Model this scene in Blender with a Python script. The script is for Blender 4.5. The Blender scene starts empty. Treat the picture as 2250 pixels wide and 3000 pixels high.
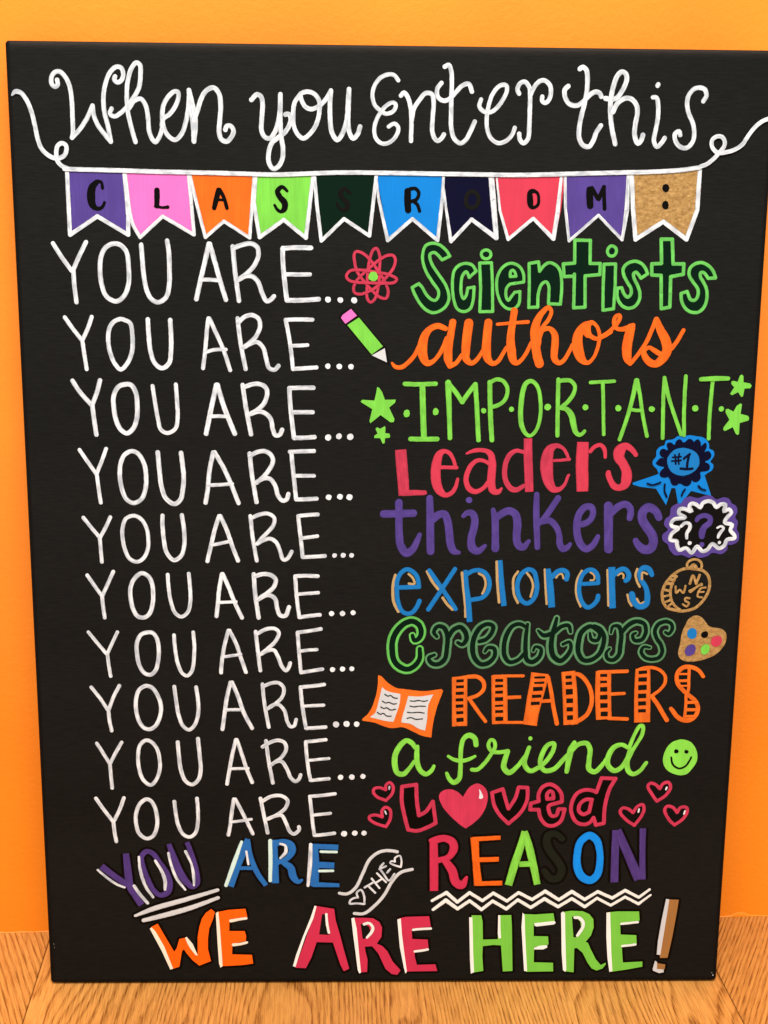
import bpy, bmesh, math, random
from mathutils import Vector, Matrix, noise
from mathutils.geometry import tessellate_polygon
random.seed(7)
S = bpy.context.scene
COL = S.collection

# ---------------------------------------------------------------- camera
cam_data = bpy.data.cameras.new('camera')
cam = bpy.data.objects.new('camera', cam_data)
COL.objects.link(cam)
cam_data.sensor_fit = 'VERTICAL'
cam_data.sensor_height = 36.0
cam_data.lens = 36.0 * 3400 / 3000
cam_data.clip_start = 0.02
cam_data.clip_end = 50
cam.matrix_world = Matrix((
    (0.9997700673, -0.0046930470, -0.0209233791, -0.0196356558),
    (-0.0190651959, 0.2520723523, -0.9675205670, -0.6916339569),
    (0.0098148249, 0.9676970107, 0.2519249188, 0.5158596882),
    (0, 0, 0, 1)))
S.camera = cam

# ---------------------------------------------------------------- light of the room
S.view_settings.view_transform = 'Standard'
S.view_settings.look = 'None'
S.view_settings.gamma = 1.0
S.view_settings.exposure = 0.0
W = bpy.data.worlds.new('World')
S.world = W
W.use_nodes = True
W.node_tree.nodes['Background'].inputs[0].default_value = (1.0, 0.93, 0.84, 1)
W.node_tree.nodes['Background'].inputs[1].default_value = 0.8


def ceiling_lamp(loc, target, size, power, color=(1.0, 0.94, 0.86)):
    d = bpy.data.lights.new('ceiling_light', 'AREA')
    d.shape = 'RECTANGLE'
    d.size, d.size_y = size
    d.energy = power
    d.color = color
    o = bpy.data.objects.new('ceiling_light', d)
    COL.objects.link(o)
    o.location = loc
    o.rotation_euler = (Vector(target) - Vector(loc)).to_track_quat('-Z', 'Y').to_euler()
    return o


ceiling_lamp((-0.05, -1.0, 2.05), (-0.05, -1.0, 0.0), (1.2, 0.6), 68)


# ---------------------------------------------------------------- helpers
def srgb(r, g, b, k=1.0):
    def f(c):
        c /= 255.0
        return (c / 12.92 if c <= 0.04045 else ((c + 0.055) / 1.055) ** 2.4) * k
    return (f(r), f(g), f(b), 1.0)


def material(name, base, rough=0.5):
    m = bpy.data.materials.new(name)
    m.use_nodes = True
    nt = m.node_tree
    b = nt.nodes['Principled BSDF']
    b.inputs['Base Color'].default_value = base
    b.inputs['Roughness'].default_value = rough
    return m, nt, b


def node(nt, kind, **kw):
    n = nt.nodes.new(kind)
    for k, v in kw.items():
        if k in n.inputs:
            n.inputs[k].default_value = v
        else:
            setattr(n, k, v)
    return n


def ramp(nt, stops, interp='LINEAR'):
    n = nt.nodes.new('ShaderNodeValToRGB')
    cr = n.color_ramp
    cr.interpolation = interp
    while len(cr.elements) < len(stops):
        cr.elements.new(0.5)
    for e, (p, c) in zip(cr.elements, stops):
        e.position = p
        e.color = c if len(c) == 4 else (*c, 1)
    return n


def mixc(nt, mode='MIX'):
    n = nt.nodes.new('ShaderNodeMix')
    n.data_type = 'RGBA'
    n.blend_type = mode
    return n          # inputs 0 factor, 6 A, 7 B ; output 2


def link_obj(name, mesh, parent=None, label=None, category=None, kind=None, group=None):
    o = bpy.data.objects.new(name, mesh)
    COL.objects.link(o)
    if parent:
        o.parent = parent
    for k, v in (('label', label), ('category', category), ('kind', kind), ('group', group)):
        if v:
            o[k] = v
    return o


def from_bm(name, bm, mats, parent=None, smooth=False, **kw):
    me = bpy.data.meshes.new(name)
    bm.to_mesh(me)
    bm.free()
    for m in mats:
        me.materials.append(m)
    if smooth:
        for p in me.polygons:
            p.use_smooth = True
    return link_obj(name, me, parent, **kw)


# ---------------------------------------------------------------- wall
WALL_A, WALL_B = Vector((-0.2647, 0.0601, 0)), Vector((0.2654, 0.0774, 0))
WD = (WALL_B - WALL_A).normalized()
WN = Vector((WD.y, -WD.x, 0))             # points to the room


def wall_mat():
    m, nt, b = material('orange_wall_paint', (0.93, 0.29, 0.012, 1), 0.42)
    tc = node(nt, 'ShaderNodeTexCoord')
    n1 = node(nt, 'ShaderNodeTexNoise', Scale=260.0, Detail=4.0, Roughness=0.6)
    n2 = node(nt, 'ShaderNodeTexNoise', Scale=5.0, Detail=3.0)
    n3 = node(nt, 'ShaderNodeTexVoronoi', Scale=34.0, Randomness=1.0)
    for n in (n1, n2, n3):
        nt.links.new(tc.outputs['Object'], n.inputs['Vector'])
    r = ramp(nt, [(0.3, (0.90, 0.235, 0.006)), (0.7, (0.97, 0.292, 0.010))])
    nt.links.new(n2.outputs['Fac'], r.inputs['Fac'])
    nt.links.new(r.outputs['Color'], b.inputs['Base Color'])
    nib = ramp(nt, [(0.0, (1, 1, 1)), (0.055, (0, 0, 0))])
    nt.links.new(n3.outputs['Distance'], nib.inputs['Fac'])
    add = node(nt, 'ShaderNodeMath', operation='MULTIPLY_ADD')
    nt.links.new(nib.outputs['Color'], add.inputs[0])
    add.inputs[1].default_value = 0.55
    nt.links.new(n1.outputs['Fac'], add.inputs[2])
    bp = node(nt, 'ShaderNodeBump', Strength=0.45, Distance=0.0006)
    nt.links.new(add.outputs[0], bp.inputs['Height'])
    nt.links.new(bp.outputs['Normal'], b.inputs['Normal'])
    return m


WALL = wall_mat()
bm = bmesh.new()
for s in (-1.3, 1.3):
    for z in (-0.75, 2.0):
        for d in (0, -0.1):
            p = WALL_A.lerp(WALL_B, 0.5) + WD * s + WN * d
            bm.verts.new((p.x, p.y, z))
v = bm.verts
v.ensure_lookup_table()
for q in ((0, 4, 6, 2), (1, 3, 7, 5), (0, 1, 5, 4), (2, 6, 7, 3), (0, 2, 3, 1), (4, 5, 7, 6)):
    bm.faces.new([v[i] for i in q])
bmesh.ops.recalc_face_normals(bm, faces=bm.faces)
wall = from_bm('wall', bm, [WALL], kind='structure')
wall['label'] = 'bright orange painted wall behind the canvas'

# ragged edge of the paint where the wall meets the wood
bm = bmesh.new()
N = 260
rows = []
for i in range(N + 1):
    s = -0.62 + 1.24 * i / N
    p = WALL_A.lerp(WALL_B, 0.5) + WD * s
    h = 0.0008 + 0.0010 * noise.noise(Vector((s * 60, 0, 3))) + 0.0009 * noise.noise(Vector((s * 210, 2, 3)))
    h += 0.0038 * math.exp(-((s - 0.2695) / 0.0045) ** 2)
    h = max(h, 0.0004)
    d = 0.0007 + 0.0004 * noise.noise(Vector((s * 90, 5, 1)))
    a = p + WN * d
    c = p + WN * 0.0001
    rows.append((bm.verts.new((a.x, a.y, 0.0001)), bm.verts.new((a.x, a.y, h * 0.55)), bm.verts.new((c.x, c.y, h))))
for r0, r1 in zip(rows, rows[1:]):
    for k in range(2):
        bm.faces.new((r0[k], r1[k], r1[k + 1], r0[k + 1]))
from_bm('caulk_bead', bm, [WALL], parent=wall, smooth=True, label='ragged paler paint edge along the wood')


# ---------------------------------------------------------------- oak top
def wood_mat(name, ang, off, light, dark, pore=1.0, cathedral=0.0):
    m, nt, b = material(name, light, 0.38)
    tc = node(nt, 'ShaderNodeTexCoord')
    mp = node(nt, 'ShaderNodeMapping')
    nt.links.new(tc.outputs['Object'], mp.inputs['Vector'])
    mp.inputs['Rotation'].default_value = (0, 0, ang)
    mp.inputs['Location'].default_value = off
    # growth rings: x across, y along; a slow noise bends them into arches
    sc = node(nt, 'ShaderNodeMapping')
    sc.inputs['Scale'].default_value = (1, 0.15 if cathedral else 0.08, 1)
    nt.links.new(mp.outputs[0], sc.inputs['Vector'])
    big = node(nt, 'ShaderNodeTexNoise', Scale=13.0 if cathedral else 9.0, Detail=1.5)
    nt.links.new(sc.outputs[0], big.inputs['Vector'])
    sep = node(nt, 'ShaderNodeSeparateXYZ')
    nt.links.new(mp.outputs[0], sep.inputs[0])
    xs = node(nt, 'ShaderNodeMath', operation='MULTIPLY')
    nt.links.new(sep.outputs['X'], xs.inputs[0])
    xs.inputs[1].default_value = 0.45 if cathedral else 1.0
    x = node(nt, 'ShaderNodeMath', operation='MULTIPLY_ADD')
    nt.links.new(big.outputs['Fac'], x.inputs[0])
    x.inputs[1].default_value = 0.070 if cathedral else 0.055
    nt.links.new(xs.outputs[0], x.inputs[2])
    wob = node(nt, 'ShaderNodeTexNoise', Scale=90.0, Detail=2.0)
    wsc = node(nt, 'ShaderNodeMapping')
    wsc.inputs['Scale'].default_value = (1, 0.3, 1)
    nt.links.new(mp.outputs[0], wsc.inputs['Vector'])
    nt.links.new(wsc.outputs[0], wob.inputs['Vector'])
    last = node(nt, 'ShaderNodeMath', operation='MULTIPLY_ADD')
    nt.links.new(wob.outputs['Fac'], last.inputs[0])
    last.inputs[1].default_value = 0.0016
    nt.links.new(x.outputs[0], last.inputs[2])
    ring = node(nt, 'ShaderNodeMath', operation='MULTIPLY')
    nt.links.new(last.outputs[0], ring.inputs[0])
    ring.inputs[1].default_value = 500.0 if cathedral else 290.0
    fr = node(nt, 'ShaderNodeMath', operation='FRACT')
    nt.links.new(ring.outputs[0], fr.inputs[0])
    rr = ramp(nt, [(0.0, (1, 1, 1)), (0.16, (0.55, 0.55, 0.55)), (0.45, (0, 0, 0)), (0.86, (0.1, 0.1, 0.1)), (1.0, (1, 1, 1))])
    nt.links.new(fr.outputs[0], rr.inputs['Fac'])
    # pores: short dark dashes, long along the grain, gathered in the early wood
    ps = node(nt, 'ShaderNodeMapping')
    ps.inputs['Scale'].default_value = (1, 0.055, 1)
    nt.links.new(mp.outputs[0], ps.inputs['Vector'])
    pn = node(nt, 'ShaderNodeTexNoise', Scale=880.0, Detail=3.0, Roughness=0.6)
    nt.links.new(ps.outputs[0], pn.inputs['Vector'])
    pr = ramp(nt, [(0.47, (0, 0, 0)), (0.60, (1, 1, 1))])
    nt.links.new(pn.outputs['Fac'], pr.inputs['Fac'])
    fib = node(nt, 'ShaderNodeTexNoise', Scale=420.0, Detail=4.0, Roughness=0.65)
    fs = node(nt, 'ShaderNodeMapping')
    fs.inputs['Scale'].default_value = (1, 0.035, 1)
    nt.links.new(mp.outputs[0], fs.inputs['Vector'])
    nt.links.new(fs.outputs[0], fib.inputs['Vector'])
    tone = node(nt, 'ShaderNodeTexNoise', Scale=14.0, Detail=3.0)
    nt.links.new(sc.outputs[0], tone.inputs['Vector'])
    c1 = ramp(nt, [(0.30, (light[0] * 0.80, light[1] * 0.72, light[2] * 0.62)), (0.72, light)])
    nt.links.new(fib.outputs['Fac'], c1.inputs['Fac'])
    c2 = mixc(nt)
    nt.links.new(rr.outputs['Color'], c2.inputs[0])
    mul = node(nt, 'ShaderNodeMath', operation='MULTIPLY')
    nt.links.new(rr.outputs['Color'], mul.inputs[0])
    mul.inputs[1].default_value = 0.56
    nt.links.new(mul.outputs[0], c2.inputs[0])
    nt.links.new(c1.outputs['Color'], c2.inputs[6])
    c2.inputs[7].default_value = dark
    k = node(nt, 'ShaderNodeMath', operation='MULTIPLY_ADD')
    nt.links.new(rr.outputs['Color'], k.inputs[0])
    k.inputs[1].default_value = 0.70
    k.inputs[2].default_value = 0.32
    pm = node(nt, 'ShaderNodeMath', operation='MULTIPLY')
    nt.links.new(k.outputs[0], pm.inputs[0])
    nt.links.new(pr.outputs['Color'], pm.inputs[1])
    pm2 = node(nt, 'ShaderNodeMath', operation='MULTIPLY')
    nt.links.new(pm.outputs[0], pm2.inputs[0])
    pm2.inputs[1].default_value = pore
    c3 = mixc(nt)
    nt.links.new(pm2.outputs[0], c3.inputs[0])
    nt.links.new(c2.outputs[2], c3.inputs[6])
    c3.inputs[7].default_value = (dark[0] * 0.55, dark[1] * 0.45, dark[2] * 0.35, 1)
    c4 = mixc(nt, 'MULTIPLY')
    c4.inputs[0].default_value = 1.0
    tr = ramp(nt, [(0.3, (0.84, 0.80, 0.76)), (0.7, (1.08, 1.08, 1.08))])
    nt.links.new(tone.outputs['Fac'], tr.inputs['Fac'])
    nt.links.new(c3.outputs[2], c4.inputs[6])
    nt.links.new(tr.outputs['Color'], c4.inputs[7])
    nt.links.new(c4.outputs[2], b.inputs['Base Color'])
    bp = node(nt, 'ShaderNodeBump', Strength=0.35, Distance=0.0003)
    bp.invert = True
    nt.links.new(pm.outputs[0], bp.inputs['Height'])
    nt.links.new(bp.outputs['Normal'], b.inputs['Normal'])
    return m


top = link_obj('wooden_tabletop', None, label='honey coloured oak tabletop the black canvas stands on', category='tabletop')
top.empty_display_size = 0.05


def wall_y(x):
    t = (x - WALL_A.x) / (WALL_B.x - WALL_A.x)
    return WALL_A.y + t * (WALL_B.y - WALL_A.y)


def jl(y):
    return -0.2437 + (0.0494 - y) * 0.0642


def jr(y):
    return 0.2331 + (0.0142 - y) * 0.0317


def board(xa, xb, mat, label):
    """xa, xb: functions y -> x of the two long sides; top rounded over along the joints."""
    bm = bmesh.new()
    g = 0.00022
    yf = -0.50
    def yb(x):
        return wall_y(x) - 0.0002
    prof = [(0.0, -0.028), (0.0, -0.0007), (0.0002, -0.0002), (0.0007, 0.0)]
    ends = []
    for back in (False, True):
        ring = []
        for side, fx in ((0, xa), (1, xb)):
            seq = prof if side == 0 else prof[::-1]
            for dx, z in seq:
                y = yf
                x = fx(y)
                if back:
                    for _ in range(4):
                        y = yb(x)
                        x = fx(y)
                x += (g + dx) * (1 if side == 0 else -1)
                if back:
                    y = yb(x)
                ring.append(bm.verts.new((x, y, z)))
        ends.append(ring)
    n = len(ends[0])
    for i in range(n):
        j = (i + 1) % n
        bm.faces.new((ends[0][i], ends[0][j], ends[1][j], ends[1][i]))
    bm.faces.new(ends[0])
    bm.faces.new(ends[1][::-1])
    bmesh.ops.recalc_face_normals(bm, faces=bm.faces)
    return from_bm('board', bm, [mat], parent=top, label=label)


LT = srgb(230, 164, 86, 0.90)
DK = srgb(172, 100, 28, 0.62)
board(lambda y: -0.75, jl, wood_mat('oak_left', math.radians(-25), (0.02, 0.1, 0), LT, DK, 0.85),
      'left oak board with slanting grain')
board(jl, jr, wood_mat('oak_middle', math.radians(-3), (-0.03, 0.15, 0.2), LT, DK, 0.82, 1.0),
      'middle oak board with arched grain under the canvas')
board(jr, lambda y: 0.75, wood_mat('oak_right', math.radians(28), (0.4, 0.3, 0.5), LT, DK, 0.85),
      'right oak board with slanting grain')

# ---------------------------------------------------------------- canvas
CW, CH, CT, CR = 0.4588, 0.6107, 0.0175, 0.0022
CX = -0.0004          # middle of the sheet; local x = 0 is the middle of the lettering
LEAN = math.radians(4)
canvas = link_obj('painted_canvas', None, category='painting',
                  label='black stretched canvas hand lettered with "When you enter this classroom", leaning on the orange wall')
canvas.empty_display_size = 0.05
canvas.matrix_world = Matrix.Translation((0, 0, CT * math.sin(LEAN))) @ Matrix.Rotation(-LEAN, 4, 'X')


def surf(x, z):
    """depth (local y) of the canvas front at x, z: flat, rolled over at the edges."""
    d = 0.0
    ex = abs(x - CX) - (CW / 2 - CR)
    ez = max(z - (CH - CR), CR - z)
    ex, ez = max(ex, 0), max(ez, 0)
    r = math.hypot(ex, ez)
    if r > 0:
        r = min(r, CR * 0.999)
        d = CR - math.sqrt(CR * CR - r * r)
    return d


def canvas_mat():
    m, nt, b = material('black_primed_canvas', (0.0125, 0.0105, 0.0088, 1), 0.7)
    b.inputs['Specular IOR Level'].default_value = 0.12
    tc = node(nt, 'ShaderNodeTexCoord')
    sc = node(nt, 'ShaderNodeMapping')
    sc.inputs['Scale'].default_value = (0.12, 1, 1)
    nt.links.new(tc.outputs['Object'], sc.inputs['Vector'])
    n1 = node(nt, 'ShaderNodeTexNoise', Scale=900.0, Detail=2.0)
    nt.links.new(sc.outputs[0], n1.inputs['Vector'])
    sc2 = node(nt, 'ShaderNodeMapping')
    sc2.inputs['Scale'].default_value = (1, 1, 0.12)
    nt.links.new(tc.outputs['Object'], sc2.inputs['Vector'])
    n2 = node(nt, 'ShaderNodeTexNoise', Scale=700.0, Detail=1.0)
    nt.links.new(sc2.outputs[0], n2.inputs['Vector'])
    n3 = node(nt, 'ShaderNodeTexNoise', Scale=11.0, Detail=4.0, Roughness=0.6)
    nt.links.new(sc.outputs[0], n3.inputs['Vector'])
    c = ramp(nt, [(0.36, (0.0026, 0.0027, 0.0024)), (0.66, (0.0074, 0.0072, 0.0062))])
    ad = node(nt, 'ShaderNodeMath', operation='ADD')
    nt.links.new(n1.outputs['Fac'], ad.inputs[0])
    nt.links.new(n2.outputs['Fac'], ad.inputs[1])
    mx = node(nt, 'ShaderNodeMath', operation='MULTIPLY_ADD')
    nt.links.new(n1.outputs['Fac'], mx.inputs[0])
    mx.inputs[1].default_value = 0.5
    h = node(nt, 'ShaderNodeMath', operation='MULTIPLY')
    nt.links.new(n3.outputs['Fac'], h.inputs[0])
    h.inputs[1].default_value = 0.5
    nt.links.new(h.outputs[0], mx.inputs[2])
    nt.links.new(mx.outputs[0], c.inputs['Fac'])
    nt.links.new(c.outputs['Color'], b.inputs['Base Color'])
    # ceiling light on the top fold, painted into the colour as a paler band
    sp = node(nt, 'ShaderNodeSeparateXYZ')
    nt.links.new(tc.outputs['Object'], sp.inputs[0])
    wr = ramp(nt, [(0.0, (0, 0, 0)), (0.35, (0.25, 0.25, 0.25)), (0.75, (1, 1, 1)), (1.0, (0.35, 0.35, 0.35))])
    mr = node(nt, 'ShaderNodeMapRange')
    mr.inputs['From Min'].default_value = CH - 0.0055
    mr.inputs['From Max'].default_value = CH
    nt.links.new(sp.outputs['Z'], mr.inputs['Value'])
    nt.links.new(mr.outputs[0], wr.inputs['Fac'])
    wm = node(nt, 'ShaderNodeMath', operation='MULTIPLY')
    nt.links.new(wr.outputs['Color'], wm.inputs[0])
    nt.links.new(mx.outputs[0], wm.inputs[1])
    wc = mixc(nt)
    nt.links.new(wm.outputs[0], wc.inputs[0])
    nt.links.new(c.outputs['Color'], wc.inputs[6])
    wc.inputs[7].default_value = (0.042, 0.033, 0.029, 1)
    # edge shade put into the colour: deeper black along sides and lower fold
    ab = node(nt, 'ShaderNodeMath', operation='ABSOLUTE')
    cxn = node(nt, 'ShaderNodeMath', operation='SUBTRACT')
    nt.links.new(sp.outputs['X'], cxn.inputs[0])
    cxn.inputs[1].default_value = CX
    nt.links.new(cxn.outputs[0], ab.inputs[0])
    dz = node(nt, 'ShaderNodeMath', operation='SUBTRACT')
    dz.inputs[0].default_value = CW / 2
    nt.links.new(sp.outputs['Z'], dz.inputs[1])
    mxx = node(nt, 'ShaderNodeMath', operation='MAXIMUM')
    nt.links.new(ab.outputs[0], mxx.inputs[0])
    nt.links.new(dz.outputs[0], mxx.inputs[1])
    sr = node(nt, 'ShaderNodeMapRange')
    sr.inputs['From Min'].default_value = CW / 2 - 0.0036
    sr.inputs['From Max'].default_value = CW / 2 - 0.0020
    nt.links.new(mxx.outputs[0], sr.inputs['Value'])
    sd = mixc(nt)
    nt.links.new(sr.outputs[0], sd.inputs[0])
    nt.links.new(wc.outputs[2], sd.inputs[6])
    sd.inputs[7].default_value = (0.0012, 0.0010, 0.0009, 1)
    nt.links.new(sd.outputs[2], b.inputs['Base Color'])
    bp = node(nt, 'ShaderNodeBump', Strength=0.5, Distance=0.00018)
    nt.links.new(ad.outputs[0], bp.inputs['Height'])
    nt.links.new(bp.outputs['Normal'], b.inputs['Normal'])
    return m


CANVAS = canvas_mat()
bm = bmesh.new()
bmesh.ops.create_cube(bm, size=1)
for vv in bm.verts:
    vv.co = Vector((vv.co.x * CW + CX, (vv.co.y + 0.5) * CT, (vv.co.z + 0.5) * CH))
bmesh.ops.bevel(bm, geom=[e for e in bm.edges], offset=CR, segments=6, profile=0.5, affect='EDGES')
back = [f for f in bm.faces if all(abs(q.co.y - CT) < 1e-6 for q in f.verts)]
bmesh.ops.delete(bm, geom=back, context='FACES')
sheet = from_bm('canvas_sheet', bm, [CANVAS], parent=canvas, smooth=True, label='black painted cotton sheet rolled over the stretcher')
m, nt, b = material('pine_stretcher', (0.5, 0.33, 0.17, 1), 0.6)
for x0, x1, z0, z1 in ((-0.2236, -0.1886, 0.005, 0.6046), (0.1886, 0.2236, 0.005, 0.6046),
                       (-0.1882, 0.1882, 0.005, 0.040), (-0.1882, 0.1882, 0.5696, 0.6046)):
    bm = bmesh.new()
    bmesh.ops.create_cube(bm, size=1)
    for vv in bm.verts:
        vv.co = Vector(((vv.co.x + 0.5) * (x1 - x0) + x0, (vv.co.y + 0.5) * 0.014 + 0.003, (vv.co.z + 0.5) * (z1 - z0) + z0))
    bmesh.ops.bevel(bm, geom=list(bm.edges), offset=0.001, segments=1, affect='EDGES')
    from_bm('stretcher_bar', bm, [m], parent=canvas)
# two worn specks where the primer has rubbed off the lower corners
# ---------------------------------------------------------------- paints
RGB = dict(
    white2=(0.60, 0.62, 0.65), red4=srgb(232, 64, 100, .70), lime3=srgb(140, 230, 80, .86), blue4=srgb(0, 138, 236, .98),
    white=(0.74, 0.77, 0.81), ivory=(0.84, 0.85, 0.82), cream=(0.86, 0.78, 0.64), mint=(0.60, 0.80, 0.76),
    grey2=(0.56, 0.58, 0.61), black=(0.0012, 0.0008, 0.0006), black2=(0.0030, 0.0022, 0.0018), canvas=(0.0050, 0.0047, 0.0034),
    purple=srgb(104, 80, 178, 0.570), purple2=srgb(86, 62, 140, 0.766), pink=srgb(255, 125, 214, 0.736), orange=srgb(255, 112, 25, 0.843),
    orange2=srgb(250, 118, 32, 0.817), orange3=srgb(255, 98, 8, 0.950), lime=srgb(134, 230, 82, 0.736), lime2=srgb(132, 222, 78, 0.739),
    green=srgb(112, 214, 98, 0.796), sage=srgb(104, 168, 116, 0.673), darkgreen=srgb(0, 40, 22, 0.480), darkgreen2=srgb(46, 52, 38, 0.346),
    blue=srgb(0, 140, 236, 0.715), blue2=srgb(20, 138, 222, 0.641), blue3=srgb(36, 116, 196, 0.807), navy=srgb(12, 12, 60, 0.389),
    red=srgb(250, 72, 100, 0.583), red2=srgb(228, 66, 96, 0.684), red3=srgb(222, 52, 90, 0.764), gold=srgb(205, 160, 92, 0.715),
    tan=srgb(218, 182, 124, 0.662), tan2=srgb(196, 138, 76, 0.585))
PAINT = {}


def paint(name):
    if name in PAINT:
        return PAINT[name]
    c = RGB[name][:3]
    rough = 0.62 if name in ('canvas', 'black2', 'darkgreen2') else 0.42
    m, nt, b = material('acrylic_' + name, (*c, 1), rough)
    PAINT[name] = m
    b.inputs['Specular IOR Level'].default_value = 0.08 if name in ('canvas', 'black', 'black2', 'darkgreen', 'darkgreen2', 'navy') else 0.18
    uv = node(nt, 'ShaderNodeUVMap')
    uv.uv_map = 'stroke'
    mp = node(nt, 'ShaderNodeMapping')
    mp.inputs['Scale'].default_value = (0.06, 1.3, 1)
    nt.links.new(uv.outputs[0], mp.inputs['Vector'])
    n1 = node(nt, 'ShaderNodeTexNoise', Scale=1.25, Detail=3.0, Roughness=0.55)
    nt.links.new(mp.outputs[0], n1.inputs['Vector'])
    mp2 = node(nt, 'ShaderNodeMapping')
    mp2.inputs['Scale'].default_value = (0.16, 0.3, 1)
    nt.links.new(uv.outputs[0], mp2.inputs['Vector'])
    n2 = node(nt, 'ShaderNodeTexNoise', Scale=0.8, Detail=1.0)
    nt.links.new(mp2.outputs[0], n2.inputs['Vector'])
    mu = node(nt, 'ShaderNodeMath', operation='MULTIPLY')
    nt.links.new(n1.outputs['Fac'], mu.inputs[0])
    nt.links.new(n2.outputs['Fac'], mu.inputs[1])
    light = name in ('white', 'white2', 'ivory', 'grey2', 'cream', 'mint')
    if name == 'white':
        k = ((0.52, 0.55, 0.59), (0.16, 0.32))
    elif name in ('ivory', 'white2', 'grey2', 'cream', 'mint'):
        k = ((0.86, 0.87, 0.87), (0.14, 0.36))
    elif name in ('red2', 'sage', 'orange', 'orange2', 'purple', 'lime', 'lime3', 'red4', 'green', 'purple2'):
        k = ((0.72, 0.70, 0.74), (0.15, 0.38))
    else:
        k = ((0.86, 0.86, 0.88), (0.15, 0.38))
    lo = tuple(c[i] * k[0][i] for i in range(3))
    thin = tuple(c[i] * (0.42 if light else 0.6) for i in range(3))
    ue = node(nt, 'ShaderNodeUVMap')
    ue.uv_map = 'edge'
    se = node(nt, 'ShaderNodeSeparateXYZ')
    nt.links.new(ue.outputs[0], se.inputs[0])
    # thin paint: 1 where the coat is thin, weaker inside filled shapes
    r = ramp(nt, [(k[1][0], (1, 1, 1)), (k[1][1], (0, 0, 0))])
    nt.links.new(mu.outputs[0], r.inputs['Fac'])
    st = node(nt, 'ShaderNodeMath', operation='MULTIPLY')
    nt.links.new(r.outputs['Color'], st.inputs[0])
    nt.links.new(se.outputs['Y'], st.inputs[1])
    m1 = mixc(nt)
    nt.links.new(st.outputs[0], m1.inputs[0])
    m1.inputs[6].default_value = (*c, 1)
    m1.inputs[7].default_value = (*lo, 1)
    # ragged half-covered rim of the stroke
    fine = node(nt, 'ShaderNodeTexNoise', Scale=1.6, Detail=2.0)
    nt.links.new(uv.outputs[0], fine.inputs['Vector'])
    ea = node(nt, 'ShaderNodeMath', operation='MULTIPLY_ADD')
    nt.links.new(fine.outputs['Fac'], ea.inputs[0])
    ea.inputs[1].default_value = 0.5
    nt.links.new(se.outputs['X'], ea.inputs[2])
    er = ramp(nt, [(1.00 / 1.6, (0, 0, 0)), (1.28 / 1.6, (1, 1, 1))])
    es = node(nt, 'ShaderNodeMath', operation='DIVIDE')
    nt.links.new(ea.outputs[0], es.inputs[0])
    es.inputs[1].default_value = 1.6
    nt.links.new(es.outputs[0], er.inputs['Fac'])
    m2 = mixc(nt)
    nt.links.new(er.outputs['Color'], m2.inputs[0])
    nt.links.new(m1.outputs[2], m2.inputs[6])
    m2.inputs[7].default_value = (*thin, 1)
    nt.links.new(m2.outputs[2], b.inputs['Base Color'])
    bp = node(nt, 'ShaderNodeBump', Strength=0.4, Distance=0.00012)
    nt.links.new(n1.outputs['Fac'], bp.inputs['Height'])
    if name == 'gold':
        b.inputs['Metallic'].default_value = 0.30
        b.inputs['Roughness'].default_value = 0.36
        b.inputs['Specular IOR Level'].default_value = 0.6
        tc = node(nt, 'ShaderNodeTexCoord')
        ms = node(nt, 'ShaderNodeMapping')
        ms.inputs['Scale'].default_value = (0.9, 1, 1.1)
        nt.links.new(tc.outputs['Object'], ms.inputs['Vector'])
        n3 = node(nt, 'ShaderNodeTexNoise', Scale=420.0, Detail=2.0)
        nt.links.new(ms.outputs[0], n3.inputs['Vector'])
        nt.links.new(n3.outputs['Fac'], bp.inputs['Height'])
        bp.inputs['Strength'].default_value = 1.0
        bp.inputs['Distance'].default_value = 0.0006
        n4 = node(nt, 'ShaderNodeTexNoise', Scale=330.0, Detail=4.0, Roughness=0.7)
        nt.links.new(ms.outputs[0], n4.inputs['Vector'])
        gr = ramp(nt, [(0.32, (c[0] * 0.62, c[1] * 0.55, c[2] * 0.42)), (0.55, c), (0.72, (c[0] * 1.35, c[1] * 1.4, c[2] * 1.7))])
        nt.links.new(n4.outputs['Fac'], gr.inputs['Fac'])
        nt.links.new(gr.outputs['Color'], b.inputs['Base Color'])
    nt.links.new(bp.outputs['Normal'], b.inputs['Normal'])
    return m


# ---------------------------------------------------------------- brush strokes
U = 20000.0      # data units per metre


def parse_pts(toks, w):
    out = []
    for t in toks:
        c = t.endswith('*')
        v = [float(q) for q in t.rstrip('*').split(',')]
        out.append((v[0] / U, v[1] / U, (v[2] / U if len(v) > 2 else None), c))
    for i, p in enumerate(out):       # fill missing widths
        if p[2] is None:
            out[i] = (p[0], p[1], w, p[3])
    return out


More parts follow.
